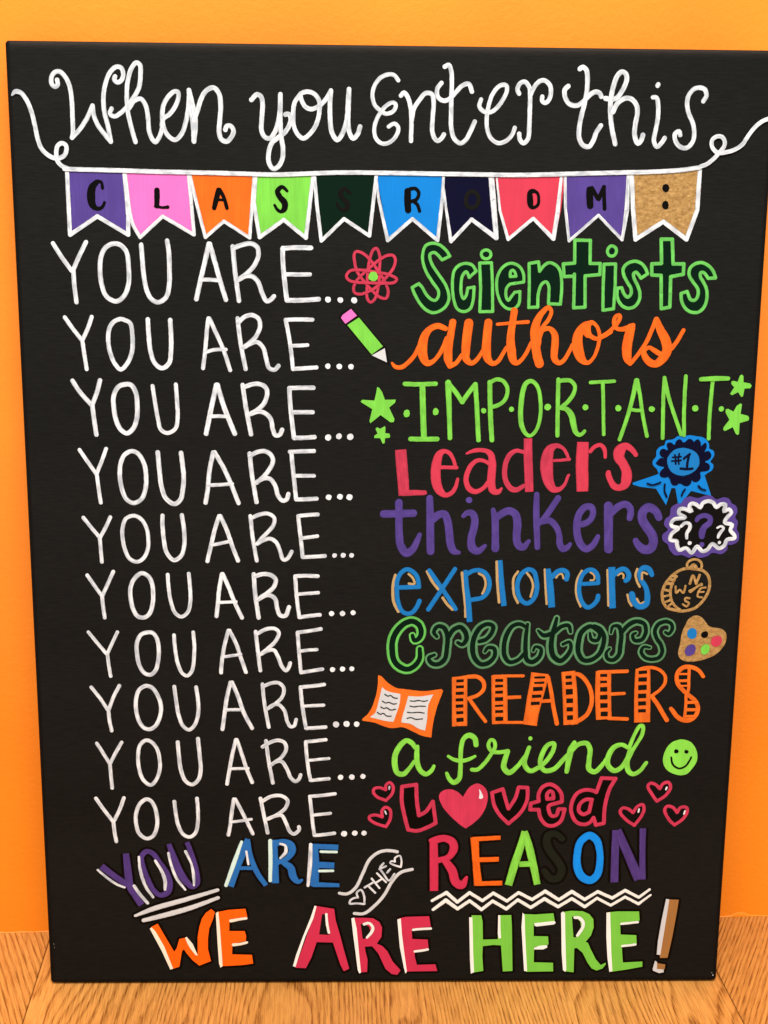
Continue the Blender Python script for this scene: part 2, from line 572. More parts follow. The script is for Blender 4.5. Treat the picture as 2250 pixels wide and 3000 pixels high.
def catmull(pts, closed=False):
    """pts [(x,y,w)] -> dense points; chord-length parametrised."""
    n = len(pts)
    if n < 2:
        return pts
    if n == 2 and not closed:
        a, b = pts
        k = max(2, int(math.hypot(a[0] - b[0], a[1] - b[1]) / 0.0012))
        return [tuple(a[j] + (b[j] - a[j]) * i / k for j in range(3)) for i in range(k + 1)]
    g = (lambda i: pts[i % n]) if closed else (lambda i: pts[i] if 0 <= i < n else
         (tuple(2 * pts[0][j] - pts[1][j] for j in range(3)) if i < 0 else tuple(2 * pts[-1][j] - pts[-2][j] for j in range(3))))
    res = []
    for i in range(n if closed else n - 1):
        p0, p1, p2, p3 = g(i - 1), g(i), g(i + 1), g(i + 2)
        def dt(a, b):
            return max(math.hypot(a[0] - b[0], a[1] - b[1]), 1e-6) ** 0.5
        t1 = dt(p0, p1)
        t2 = t1 + dt(p1, p2)
        t3 = t2 + dt(p2, p3)
        k = max(3, int((t2 - t1) ** 2 / 0.0009))
        for s in range(k):
            t = t1 + (t2 - t1) * s / k
            r = []
            for j in range(3):
                a1 = (t1 - t) / t1 * p0[j] + t / t1 * p1[j]
                a2 = (t2 - t) / (t2 - t1) * p1[j] + (t - t1) / (t2 - t1) * p2[j]
                a3 = (t3 - t) / (t3 - t2) * p2[j] + (t - t2) / (t3 - t2) * p3[j]
                b1 = (t2 - t) / t2 * a1 + t / t2 * a2
                b2 = (t3 - t) / (t3 - t1) * a2 + (t - t1) / (t3 - t1) * a3
                r.append((t2 - t) / (t2 - t1) * b1 + (t - t1) / (t2 - t1) * b2)
            res.append(tuple(r))
    if not closed:
        res.append(pts[-1])
    return res


def split_corners(pts, closed):
    """-> list of (points, closed) runs between '*' corners"""
    q = [(p[0], p[1], p[2]) for p in pts]
    n = len(pts)
    ci = [i for i, p in enumerate(pts) if p[3]]
    if closed:
        if not ci:
            return [(q, True)]
        runs = []
        for a, b in zip(ci, ci[1:] + [ci[0] + n]):
            runs.append(([q[i % n] for i in range(a, b + 1)], False))
        return runs
    ci = [i for i in ci if 0 < i < n - 1]
    cut = [0] + ci + [n - 1]
    return [(q[a:b + 1], False) for a, b in zip(cut, cut[1:])]


class Strokes:
    def __init__(self):
        self.v, self.f, self.uv, self.mi, self.mats, self.uw = [], [], [], [], [], []
        self.seed = random.random() * 500

    def mat(self, c):
        if c not in self.mats:
            self.mats.append(c)
        return self.mats.index(c)

    def vert(self, x, z, h, u, w, e=(0.0, 0.6)):
        self.uw.append(e)
        self.v.append((x, surf(x, z) - h, z))
        self.uv.append((u, w))
        return len(self.v) - 1

    def ribbon(self, pts, color, h, dome=0.00003, closed=False, caps=True, jit=1.0):
        mi = self.mat(color)
        n = len(pts)
        if n == 1:
            pts = [pts[0], (pts[0][0] + 1e-5, pts[0][1], pts[0][2])]
            n = 2
        st = []
        for i in range(n):
            a = pts[(i - 1) % n] if (closed or i > 0) else pts[i]
            b = pts[(i + 1) % n] if (closed or i < n - 1) else pts[i]
            tx, tz = b[0] - a[0], b[1] - a[1]
            l = math.hypot(tx, tz) or 1e-9
            st.append((pts[i][0], pts[i][1], tx / l, tz / l, pts[i][2] / 2))
        if not closed:
            if caps:
                for end in (0, 1):
                    x, z, tx, tz, r = st[0] if end == 0 else st[-1]
                    s = -1 if end == 0 else 1
                    add = []
                    for a in (22, 44, 62, 76, 86):
                        ar = math.radians(a)
                        d = r * math.sin(ar) * (0.92 + 0.1 * noise.noise(Vector((x * 900, z * 900, self.seed))))
                        add.append((x + s * tx * d, z + s * tz * d, tx, tz, r * math.cos(ar)))
                    st = add[::-1] + st if end == 0 else st + add
        prof = ((-1, 0.0), (-0.72, 0.75), (0, 1.0), (0.72, 0.75), (1, 0.0))
        rings = []
        u = self.seed
        px = None
        for (x, z, tx, tz, r) in st:
            if px:
                u += math.hypot(x - px[0], z - px[1]) * 1000
            px = (x, z)
            j0 = noise.noise(Vector((x * 700, z * 700, self.seed))) * 0.00014 * jit
            j1 = noise.noise(Vector((x * 700, z * 700, self.seed + 9))) * 0.00014 * jit
            ring = []
            for s, hh in prof:
                rr = r + (j0 if s < 0 else j1)
                rr = max(rr, r * 0.6)
                o = s * rr
                ring.append(self.vert(x - tz * o, z + tx * o, h + dome * hh * min(1, r / 0.0006), u, s * r * 1000 + self.seed, (abs(s), 1.0)))
            rings.append(ring)
        m = len(rings)
        for i in range(m if closed else m - 1):
            a, b = rings[i], rings[(i + 1) % m]
            for k in range(4):
                self.f.append((a[k], b[k], b[k + 1], a[k + 1]))
                self.mi.append(mi)

    def fill(self, pts, color, h, skirt=True):
        mi = self.mat(color)
        ids = []
        for x, z in pts:
            x += noise.noise(Vector((x * 500, z * 500, self.seed))) * 0.00012
            z += noise.noise(Vector((x * 500, z * 500, self.seed + 4))) * 0.00012
            ids.append(self.vert(x, z, h, z * 450 + self.seed, x * 450))
        tri = tessellate_polygon([[Vector((p[0], p[1], 0)) for p in pts]])
        for t in tri:
            self.f.append(tuple(ids[k] for k in t))
            self.mi.append(mi)
        if skirt:
            low = [self.vert(self.v[i][0], self.v[i][2], max(h - 0.00007, 0.00001), self.uv[i][0], self.uv[i][1]) for i in ids]
            hi = [self.vert(self.v[i][0], self.v[i][2], h, self.uv[i][0], self.uv[i][1]) for i in ids]
            n = len(ids)
            for i in range(n):
                self.f.append((hi[i], hi[(i + 1) % n], low[(i + 1) % n], low[i]))
                self.mi.append(mi)

    def build(self, name, parent, label=None):
        me = bpy.data.meshes.new(name)
        me.from_pydata(self.v, [], self.f)
        for c in self.mats:
            me.materials.append(paint(c))
        me.polygons.foreach_set('material_index', self.mi)
        me.polygons.foreach_set('use_smooth', [True] * len(self.f))
        uvl = me.uv_layers.new(name='stroke')
        uve = me.uv_layers.new(name='edge')
        for lp in me.loops:
            uvl.data[lp.index].uv = self.uv[lp.vertex_index]
            uve.data[lp.index].uv = self.uw[lp.vertex_index]
        # every face looks out of the canvas
        me.update()
        bmm = bmesh.new()
        bmm.from_mesh(me)
        bmesh.ops.dissolve_degenerate(bmm, edges=bmm.edges, dist=1e-7)
        flip = [f for f in bmm.faces if f.normal.y > 1e-4]
        bmesh.ops.reverse_faces(bmm, faces=flip)
        bmm.to_mesh(me)
        bmm.free()
        return link_obj(name, me, parent, label=label)


def densify(pts, closed=True):
    """closed outline with '*' corners -> smooth 2-D polygon"""
    out = []
    for run, cl in split_corners(pts, True):
        c = catmull(run, cl)
        out += [(p[0], p[1]) for p in (c if cl else c[:-1])]
    return out


PLAIN = dict(canvas='barely visible black', white2='grey white', red4='coral red', lime3='lime green', blue4='blue', white='white', black='black', black2='faint black', lime='lime green', lime2='lime green', green='green outlined', sage='pale green outlined',
             red='coral red', red2='coral red', red3='coral red', purple='purple', purple2='purple', orange='orange', orange2='orange', orange3='orange',
             blue='blue', blue2='blue', blue3='blue', gold='gold', darkgreen2='barely visible dark green', grey2='grey', tan='tan', mint='pale mint',
             ivory='ivory', cream='cream', navy='navy', pink='pink')
HALO = ('reading YOU', 'in the eleventh row', 'reading REASON', 'reading WE', 'in the last row', 'reading HERE', 'exclamation mark')
LIFT = (('pennant', 0.00015), ('rope line', 0.0005), ('IMPORTANT', 0.0004), ('cloud', 0.0004), ('authors', 0.0003), ('Loved', 0.0))


def draw(data):
    parent, glabel = None, ''
    S_ = None
    base, idx, li, col, W_, cc, lname = 0, 0, 0, None, None, 0, None
    def flush():
        nonlocal S_
        if S_ and S_.f:
            lt = lname
            if len(lt) == 1:
                what = 'question mark' if lt == '?' else 'letter ' + lt
                S_.build('letter', parent, f'{PLAIN.get(col0, col0)} {what}')
            elif lt.endswith('_shade') or lt.endswith('_edge'):
                S_.build('shading_edge', parent, f'{PLAIN.get(col0, col0)} edge shading of {lt.split("_")[0]}' if len(lt.split('_')[0]) == 1 else None)
            elif lt == 'fill':
                S_.build('cloth', parent)
            else:
                S_.build(lt, parent)
        S_ = None
    col0 = None
    halo = False
    for line in data.strip().split('\n'):
        t = line.split()
        if t[0] == 'G':
            flush()
            glabel = ' '.join(t[2:])
            parent = link_obj(t[1], None, canvas, label=glabel)
            parent.empty_display_size = 0.01
            base = 0.00003
            for k, v in LIFT:
                if k in glabel:
                    base += v
            halo = any(glabel.endswith(k) or k in glabel for k in HALO)
            halo = halo and 'script' not in glabel
            idx = li = cc = 0
            drawing = t[1] != 'lettering'
            continue
        if t[0] == 'L':
            flush()
            lname = 'mouth' if t[1] == 'mouth' else t[1]
            col = col0 = t[2]
            W_ = None if t[3] == 'f' else float(t[3]) / U
            S_ = Strokes()
            li += 1
            if drawing:
                cc += 1
            continue
        c = col
        if t[0][0] == '@':
            nc = t[0][1:]
            t = t[1:]
            if nc != getattr(S_, 'lastc', None):
                cc += 1
            c = nc
            S_.lastc = nc
        h = base + idx % 30 * 0.00001 + cc * 0.00009
        idx += 1
        w = W_ or 0.001
        if t[0][0] == 'w' and t[0][1:].isdigit():
            w = float(t[0][1:]) / U
            t = t[1:]
        if t[0][0] == 'w' and t[0][1:].isdigit():
            w = float(t[0][1:]) / U
            t = t[1:]
        cmd = t[0]
        body = t[1:]
        if cmd[0].isdigit() or cmd[0] == '-':
            cmd, body = 'line', t
        P = parse_pts(body, w)
        dark = halo and c != 'canvas'
        if cmd in ('line', 'c', 'o'):
            for run, cl in split_corners(P, cmd == 'o'):
                d = catmull(run, cl)
                if dark and c not in ('white', 'mint', 'ivory', 'cream'):
                    S_.ribbon([(p[0], p[1], p[2] + 0.0034) for p in d], 'black', 0.00001, 0.00001, cl, cmd != 'c')
                S_.ribbon(d if c != 'white' else [(p[0], p[1], p[2] * 0.96) for p in d], c, h, closed=cl, caps=cmd != 'c')
        elif cmd == 'd':
            x, z, w0 = P[0][:3]
            pts = []
            for k in range(18):
                a = k / 18 * math.tau
                r = w0 / 2 * (1 + 0.12 * noise.noise(Vector((math.cos(a) * 1.3, math.sin(a) * 1.3, S_.seed))))
                pts.append((x + r * math.cos(a), z + r * math.sin(a)))
            S_.fill(pts, c, h + 0.00003)
        elif cmd in ('f', 's'):
            if cmd == 'f':
                pts = [(p[0], p[1]) for p in P]
            else:
                pts = densify(P)
            if dark and c not in ('white', 'mint', 'ivory', 'cream'):
                loop = [(p[0], p[1], 0.0034) for p in pts]
                for a, b in zip(loop, loop[1:] + loop[:1]):
                    S_.ribbon([a, b], 'black', 0.00001, 0.00001, False, True, 0.3)
            if lname == 'fill':
                loop = [(p[0], p[1], 0.0024) for p in pts]
                for a, b in zip(loop, loop[1:] + loop[:1]):
                    S_.ribbon([a, b], c, h - 0.00001, 0.00001, False, True, 0.3)
            S_.fill(pts, c, h)
        elif cmd.startswith('k:'):
            pts = densify(P)
            S_.fill(pts, cmd[2:], h)
            for run, cl in split_corners(P, True):
                S_.ribbon(catmull(run, cl), c, h + 0.00002, closed=cl)
            idx += 2
        elif cmd.startswith('n:'):
            ic, fr = cmd[2:].split(',')
            fr = float(fr)
            for run, cl in split_corners(P, False):
                d = catmull(run, cl)
                S_.ribbon(d, c, h, 0.00002)
                S_.ribbon([(p[0], p[1], p[2] * fr) for p in d], ic, h + 0.00006, 0.00002)
            idx += 1
        else:
            raise ValueError(line)
    flush()


DATA = """
G lettering white looping script word reading When
L W white 56
-3998,11773 -3992,11721 -4025,11695 -4063,11726 -4063,11801 -4024,11857 -3964,11866 -3894,11798 -3850,11688 -3834,11537 -3833,11362 -3837,11162 -3849,11117* -3747,11222 -3657,11352 -3591,11487* -3577,11365 -3526,11248 -3445,11143 -3388,11075* -3416,11249 -3453,11413 -3460,11565 -3436,11716 -3377,11856 -3296,11928 -3236,11915 -3216,11846 -3240,11776 -3289,11753 -3325,11787 -3314,11820
L h white 56
-3367,11455 -3389,11396 -3339,11367 -3265,11403 -3189,11474 -3113,11569 -3036,11698 -3013,11849 -3016,11953 -3058,11978 -3114,11917 -3161,11789 -3182,11626 -3173,11416 -3136,11229 -3094,11076*
-3159,11463 -3089,11551 -3016,11570 -2963,11500 -2937,11348 -2929,11207 -2895,11113 -2859,11078 -2808,11138 -2768,11256
L e white 56
-2776,11268 -2759,11344 -2684,11398 -2609,11493 -2570,11598 -2575,11651 -2617,11658 -2692,11597 -2749,11503 -2768,11374 -2750,11233 -2691,11139 -2618,11107 -2543,11176 -2491,11306 -2457,11471 -2445,11611
L n white 59
-2446,11675 -2434,11553 -2416,11378 -2401,11237 -2400,11095*
-2444,11675 -2415,11553 -2379,11378 -2376,11261 -2398,11089*
-2395,11331 -2354,11425 -2302,11578 -2239,11672 -2153,11706 -2093,11650 -2071,11499 -2087,11323 -2095,11205 -2072,11122 -2011,11093 -1948,11147 -1923,11218 -1953,11271 -2002,11271 -2021,11229
G lettering white looping script word reading you
L y white 59
-1707,11573 -1639,11635 -1590,11610 -1573,11528 -1584,11364 -1588,11222 -1552,11152 -1491,11135 -1435,11200 -1385,11342 -1365,11483 -1361,11641*
-1361,11636 -1363,11483 -1363,11319 -1353,11154 -1334,11012 -1345,10893 -1395,10809 -1451,10784 -1500,10844 -1507,10963 -1467,11082 -1380,11154 -1306,11213 -1244,11320 -1243,11391 -1268,11416 -1304,11411
L o white 56
-1119,11650 -1193,11544 -1209,11391 -1201,11274 -1152,11180 -1091,11139 -1011,11193 -936,11300 -899,11430 -899,11571 -960,11652 -1046,11674 -1119,11644 -1105,11568 -1059,11499 -997,11476 -911,11506 -825,11583 -758,11689*
L u white 59
-760,11689* -770,11537 -767,11349 -746,11208 -684,11126 -629,11186 -573,11340 -556,11540 -544,11709*
-544,11709 -549,11516 -553,11340 -536,11210 -493,11146 -437,11199 -410,11282
G lettering white looping script word reading Enter
L E white 51
43,11815 -6,11873 -80,11881 -177,11836 -244,11742 -264,11637 -236,11532 -174,11474 -100,11433 -14,11464 16,11534 -15,11563 -89,11533 -156,11462 -217,11355 -240,11249 -221,11154 -159,11096 -85,11094 -11,11139 44,11228 43,11288 -1,11322 -68,11286
L n white 56
75,11641 112,11678 155,11630 190,11525 204,11384 202,11124*
208,11360 231,11490 297,11596 370,11673 444,11662 467,11587 460,11410 456,11245 483,11162 520,11129 569,11157 597,11205
L t white 56
592,11975 640,11997 669,11939 680,11823 678,11648 679,11460 685,11271 724,11153 799,11104 861,11143 908,11226 965,11357
558,11792 510,11728 515,11634 580,11590 648,11606 726,11683 810,11766 884,11784 923,11697
L e white 53
1035,11611 1015,11534 1063,11476 1150,11465 1223,11513 1294,11608 1341,11714 1333,11772 1265,11774 1181,11689 1135,11571 1108,11418 1118,11264 1170,11158 1258,11111 1344,11136 1417,11208 1449,11291
L r white 56
1489,11680 1466,11727 1498,11798 1553,11816 1610,11752 1620,11659 1622,11470 1622,11305 1610,11163 1556,11112 1511,11162 1503,11221
1621,11659 1664,11753 1729,11824 1790,11834 1854,11778 1869,11697 1847,11614 1805,11579 1767,11602 1766,11649
G lettering white looping script word reading this
L t white 59
2204,11969 2240,11991 2284,11959 2300,11865 2300,11725 2275,11572 2244,11430 2224,11288 2229,11181 2276,11099 2351,11082 2398,11148 2431,11243 2484,11327
2076,11775 2034,11734 2044,11640 2096,11570 2183,11553 2256,11595 2327,11667 2399,11712 2455,11698 2476,11657
L h white 61
2526,11640 2601,11629 2662,11647 2732,11742 2773,11859 2760,11918 2716,11946 2662,11905 2618,11787 2594,11646 2591,11505 2615,11316 2667,11115*
2620,11482 2677,11589 2761,11642 2835,11637 2901,11568 2918,11473 2899,11343 2899,11213 2941,11124 2983,11166 2998,11225
L i white 56
3096,11658 3140,11653 3162,11582 3169,11441 3152,11298 3134,11156 3173,11090 3235,11145 3263,11193
w59 3145,11791 3153,11805
L s white 56
3704,11618 3740,11683 3717,11753 3660,11774 3586,11758 3528,11687 3511,11598 3533,11492 3590,11375 3618,11256 3603,11149 3538,11082 3463,11088 3396,11158 3386,11242 3434,11272 3449,11225
G bunting_string white rope line looping across above the row of pennants
L swirl white 56
-4533,11593,24 -4495,11632 -4435,11625 -4366,11542 -4312,11403 -4277,11239 -4253,11098 -4209,10981 -4127,10905 -4037,10876 -3949,10907 -3916,10984 -3926,11034 -3974,11052 -4022,11018 -4040,10935 -4031,10852 -3985,10794 -3913,10759
L line white 55
-3949,10756 -3786,10752 -3256,10744 -2889,10736 -2480,10732 -1866,10723 -1410,10716 -1045,10731 -634,10748 190,10748 603,10745 1016,10743 1513,10742 2258,10766 2839,10786 3087,10794 3461,10818 3708,10853
L swirl white 53
3713,10863 3787,10893 3871,10960 3929,11027 3981,11093 3990,11153 3956,11206 3905,11218 3844,11187 3829,11127 3865,11056 3929,11023 4016,11034 4102,11059 4199,11119 4256,11204 4313,11288 4394,11372 4479,11418 4540,11430
G pennant purple pennant with swallowtail end bearing a black C, first of the row
L fill purple f
f -3883,10715 -3254,10698 -3247,10465 -3233,10030 -3566,10245 -3883,10066 -3879,10458
L border white 53
-3923,10733* -3917,9987* -3580,10208* -3215,9994* -3208,10224* -3236,10704*
L C black 38
c -3565,10617,53 -3629,10545,87 -3646,10437,100 -3631,10341,85 -3583,10299,54 -3521,10312,39 -3481,10384,34
-3565,10617,44 -3516,10606,36 -3506,10540,41
G pennant pink pennant with swallowtail end bearing a black L
L fill pink f
f -3211,10698 -2488,10700 -2472,10436 -2445,10056 -2792,10252 -3066,10001 -3148,10164 -3200,10465
L border white 46
-3230,10704* -3198,10345* -3161,10134 -3073,9965* -2793,10216* -2419,10001* -2442,10352* -2471,10724*
L L black 64
-2853,10523,66 -2855,10432,68 -2860,10336,59
w43 -2876,10336 -2796,10319,32 -2728,10325,44
G pennant orange pennant with swallowtail end bearing a black A
L fill orange f
f -2435,10706 -1694,10696 -1715,10444 -1756,9995 -2054,10193 -2263,10015 -2349,10377
L border white 43
-2459,10718* -2397,10437* -2283,9972* -2055,10165* -1746,9971* -1681,10702*
L A black 56
-2111,10530,66 -2144,10416,64 -2170,10319,56
w46 -2098,10536 -2050,10441 -2015,10320
w33 -2125,10416 -2051,10416
G pennant lime green pennant with swallowtail end bearing a black S
L fill lime f
f -1636,10685 -999,10697 -1031,10366 -1088,10014 -1330,10218 -1600,10021 -1665,10336 -1654,10601
L border white 51
-1667,10696* -1690,10384* -1626,9978* -1331,10188* -1063,9977* -974,10704*
L S black 46
-1285,10526,32 -1346,10574,46 -1403,10525,61 -1372,10453,69 -1317,10388,76 -1324,10315,69 -1367,10284,44 -1411,10314,37 -1441,10362,32
G pennant dark green pennant with swallowtail end bearing a faint black S
L fill darkgreen f
f -937,10706 -227,10721 -264,10374 -306,10033 -607,10231 -844,9998 -894,10343
L border white 46
-961,10722* -925,10343* -876,9943* -601,10207* -290,10009* -252,10350* -211,10724*
L S black2 41
-527,10510,32 -595,10564,42 -645,10509,54 -614,10443,56 -557,10383,64 -576,10322,54 -620,10310,42 -663,10346,34 -688,10394,27
G pennant blue pennant with swallowtail end bearing a black R
L fill blue f
f -192,10726 579,10708 560,10382 522,9992 230,10239 -43,9999 -115,10375
L border white 46
-215,10723,29* -184,10459,37* -67,9956* 231,10215* 542,9962* 590,10443* 601,10732,34*
L R black 76
170,10541,81 169,10427,84 179,10318,79
w43 195,10566 263,10572 305,10524 278,10446 215,10421
w41 247,10421 291,10379 317,10307
G pennant navy pennant with swallowtail end bearing a barely visible black O
L fill navy f
f 616,10702 1146,10720 1179,10388 1225,10048 950,10246 729,10007 666,10383
L border white 48
609,10576,22* 635,10359,32* 705,9951* 951,10216* 1258,9999,62* 1209,10449,74* 1176,10738,73*
L O canvas 51
o 956,10546 1013,10508 1031,10441 1004,10374 948,10352 891,10379 877,10452 901,10518
G pennant coral red pennant with swallowtail end bearing a black O
L fill red f
f 1252,10697 2053,10723 2015,10336 1957,10018 1703,10266 1408,10025 1312,10329
L border white 43
1246,10703,24* 1293,10329,32* 1403,9982* 1704,10235* 1958,9994,55* 1997,10299,57* 2028,10723,37*
L O black 38
c 1710,10557,47 1660,10550,57 1656,10466,76 1671,10381,64 1703,10363,42 1752,10394,39 1763,10461,37 1748,10527,37 1697,10565,39
G pennant purple pennant with swallowtail end bearing a black M
L fill purple f
f 2092,10717 2817,10743 2798,10343 2787,10026 2497,10304 2157,9983 2119,10337
L border white 38
2073,10729* 2093,10349* 2151,9971* 2498,10280* 2802,9989* 2842,10344,62* 2841,10755,42*
L M black 76
2379,10582,81 2383,10485,84 2393,10388,79
w51 2403,10600 2470,10498 2490,10468 2513,10523 2553,10614
w48 2549,10614 2559,10487 2570,10359
G pennant gold pennant with swallowtail end bearing a black colon, last of the row
L fill gold f
f 2917,10738 3676,10812 3670,10413 3583,10052 3295,10239 2968,10070 2949,10466
L border white 56
2884,10768* 2916,10381* 2966,9997,57* 3296,10212,55* 3592,10003* 3705,10352* 3709,10824*
L dot black f
f 3304,10658 3336,10646 3351,10610 3340,10573 3309,10557 3277,10573 3260,10609 3273,10645
L dot black f
f 3308,10460 3340,10446 3352,10410 3345,10367 3314,10355 3285,10370 3269,10409 3281,10445
G lettering white capitals reading YOU ARE... beside the red atom
L Y white 56
-4129,9886 -4037,9734 -3919,9564*
-3729,9902 -3812,9748 -3896,9576*
-3896,9576 -3891,9392 -3872,9182
L O white 59
o -3390,9889 -3485,9849 -3551,9739 -3572,9567 -3557,9395 -3506,9259 -3389,9198 -3292,9261 -3231,9410 -3224,9619 -3244,9790 -3310,9869
L U white 59
-3063,9877 -3055,9719 -3041,9498 -3008,9325 -2954,9226 -2874,9192 -2778,9253 -2736,9402 -2728,9599 -2732,9807 -2748,9929
L A white 61
-2243,9897* -2300,9664 -2361,9430 -2409,9231
-2233,9897* -2169,9665 -2104,9419 -2047,9228
w51 -2348,9467 -2241,9468 -2128,9462
L R white 59
-1953,9869 -1932,9594 -1887,9217
-1953,9845 -1834,9889 -1733,9904 -1659,9866 -1641,9780 -1686,9657 -1788,9546 -1890,9471
-1890,9471 -1801,9515 -1726,9515 -1651,9448 -1602,9312 -1547,9216 -1490,9239 -1458,9276
L E white 61
-1002,9860 -1183,9861 -1346,9850* -1345,9697 -1318,9389 -1300,9228* -1086,9232 -909,9246
w53 -1298,9540 -1147,9541 -1015,9543
L dot white 64
d -795,9242,70
d -643,9237,68
d -473,9235,73
G lettering white capitals reading YOU ARE... beside the green pencil
L Y white 53
-4024,9000 -3935,8870 -3833,8733*
-3694,9009 -3746,8871 -3821,8720*
-3821,8727 -3802,8557 -3780,8368
L O white 56
o -3345,8984 -3428,8949 -3481,8873 -3502,8748 -3485,8585 -3427,8433 -3360,8368 -3275,8447 -3213,8599 -3204,8800 -3227,8938 -3289,8972
L U white 59
-3009,8983 -3004,8814 -2985,8588 -2938,8450 -2851,8387 -2761,8451 -2733,8628 -2729,8817 -2735,8979
L A white 53
-2265,9002* -2284,8883 -2310,8631 -2344,8391
-2253,9002* -2190,8859 -2092,8633 -2008,8368
w46 -2315,8587 -2194,8620 -2054,8623
L R white 56
-1907,9005 -1875,8710 -1816,8382
-1904,8948 -1820,9024 -1732,9047 -1650,9001 -1632,8913 -1684,8787 -1774,8698 -1845,8647
-1845,8647 -1749,8699 -1672,8718 -1597,8649 -1560,8511 -1523,8397 -1459,8378 -1408,8429
L E white 53
-988,8996 -1163,8998 -1317,8991* -1284,8828 -1248,8576 -1230,8389* -1089,8400 -936,8411
w48 -1260,8675 -1152,8678 -1050,8685
L dot white 64
d -798,8427,66
d -655,8425,69
d -508,8423,69
G lettering white capitals reading YOU ARE... below the pencil row, beside the large green star
L Y white 59
-3961,8224 -3878,8091 -3738,7926*
-3622,8233 -3661,8092 -3729,7926*
-3729,7926 -3712,7746 -3691,7553
L O white 61
o -3289,8187 -3392,8158 -3457,8043 -3462,7902 -3438,7735 -3384,7619 -3309,7574 -3230,7633 -3181,7762 -3170,7929 -3184,8083 -3239,8178
L U white 53
-2974,8167 -2951,7982 -2919,7764 -2884,7622 -2802,7581 -2704,7636 -2673,7766 -2674,7958 -2685,8188
L A white 64
-2183,8186* -2245,7923 -2322,7574
-2170,8186* -2092,7911 -1962,7576
w48 -2260,7794 -2171,7797 -2068,7795
L R white 59
-1857,8188 -1822,7926 -1760,7571
-1851,8156 -1742,8195 -1665,8202 -1583,8171 -1552,8094 -1591,7966 -1682,7875 -1773,7823
-1773,7823 -1669,7856 -1593,7843 -1516,7773 -1485,7631 -1454,7560 -1402,7567 -1369,7632
L E white 59
-975,8159 -1141,8157 -1276,8153* -1265,7929 -1240,7684 -1222,7529* -1093,7532 -964,7541
w56 -1220,7852 -1104,7853 -986,7854
L dot white 64
d -793,7535,78
d -658,7552,73
d -516,7546,80
G lettering white capitals reading YOU ARE... on the Leaders row
L Y white 51
-3909,7363 -3822,7227 -3715,7065*
-3576,7378 -3628,7241 -3706,7058*
-3706,7058 -3687,6874 -3668,6690
L O white 59
o -3245,7350 -3343,7308 -3398,7204 -3416,7060 -3402,6902 -3348,6744 -3260,6689 -3154,6739 -3098,6877 -3087,7048 -3103,7179 -3169,7309
L U white 61
-2933,7337 -2917,7115 -2897,6905 -2843,6747 -2741,6679 -2662,6735 -2625,6893 -2615,7051 -2625,7182 -2641,7332
L A white 59
-2237,7341* -2286,7118 -2317,6855 -2346,6696
-2220,7341* -2117,7158 -2030,6962 -1928,6692
w48 -2303,6921 -2160,6928 -2004,6942
L R white 59
-1781,7330 -1756,7069 -1702,6706
-1773,7304 -1675,7350 -1585,7358 -1508,7306 -1489,7227 -1548,7109 -1627,7017 -1699,6957
-1699,6964 -1614,7010 -1536,7011 -1466,6926 -1428,6794 -1370,6728 -1318,6748 -1298,6814
L E white 56
-971,7364 -1119,7360 -1277,7353*
-1255,7333 -1237,7124 -1213,6887 -1200,6745* -1070,6748 -940,6756
w51 -1212,7048 -1082,7049 -971,7049
L dot white 64
d -787,6774,74
d -644,6782,71
d -522,6776,79
G lettering white capitals reading YOU ARE... on the thinkers row
L Y white 51
-3895,6498 -3796,6366 -3696,6239*
-3554,6506 -3613,6380 -3697,6232*
-3697,6232 -3689,6085 -3682,5921
L O white 53
o -3271,6524 -3356,6487 -3403,6367 -3407,6234 -3382,6086 -3327,5966 -3230,5926 -3144,5980 -3090,6101 -3082,6222 -3094,6342 -3149,6462 -3219,6517
L U white 56
-2894,6529 -2897,6396 -2883,6196 -2854,6048 -2765,5948 -2672,6002 -2630,6130 -2625,6331 -2649,6537
L A white 56
-2178,6526* -2241,6332 -2283,6158 -2337,5936
-2161,6526* -2084,6346 -2015,6132 -1946,5944
w46 -2270,6151 -2178,6169 -2047,6199
L R white 53
-1783,6528 -1752,6227 -1707,5945
-1768,6501 -1663,6548 -1559,6560 -1481,6509 -1488,6416 -1561,6322 -1640,6241 -1700,6167
-1700,6167 -1614,6215 -1536,6235 -1457,6188 -1406,6068 -1367,5960 -1315,5974 -1259,6068
L E white 53
-925,6552 -1049,6545 -1174,6531* -1155,6337 -1130,6109 -1120,5995* -972,6002 -834,6013
w51 -1129,6244 -1024,6257 -932,6271
L dot white 59
d -712,6017,61
d -601,6021,64
d -494,6021,61
G lettering white capitals reading YOU ARE... on the explorers row
L Y white 51
-3874,5748 -3797,5626 -3700,5477*
-3540,5796 -3613,5640 -3691,5477*
-3695,5477 -3687,5340 -3671,5183
L O white 59
o -3176,5777 -3270,5709 -3326,5587 -3330,5451 -3302,5301 -3246,5205 -3167,5189 -3100,5233 -3054,5356 -3041,5520 -3055,5656 -3098,5737
L U white 51
-2848,5758 -2840,5589 -2818,5411 -2762,5247 -2684,5200 -2603,5262 -2568,5385 -2566,5590 -2579,5773
L A white 56
-2156,5770* -2196,5550 -2212,5386 -2235,5208
-2146,5770* -2070,5591 -2006,5414 -1906,5188
w43 -2218,5393 -2112,5397 -1980,5403
L R white 59
-1748,5769 -1734,5524 -1692,5189
-1731,5742 -1619,5772 -1527,5756 -1468,5702 -1489,5607 -1569,5525 -1649,5470 -1702,5429
-1702,5429 -1609,5484 -1543,5491 -1477,5443 -1452,5320 -1413,5224 -1346,5217 -1299,5334
L E white 53
-927,5745 -1079,5751 -1217,5744* -1205,5540 -1186,5348 -1167,5197* -1028,5218 -901,5232
w48 -1186,5506 -1053,5516 -921,5527
L dot white 59
d -751,5249,68
d -609,5250,70
d -472,5261,65
G lettering white capitals reading YOU ARE... on the Creators row
L Y white 48
-3889,4992 -3791,4862 -3664,4696*
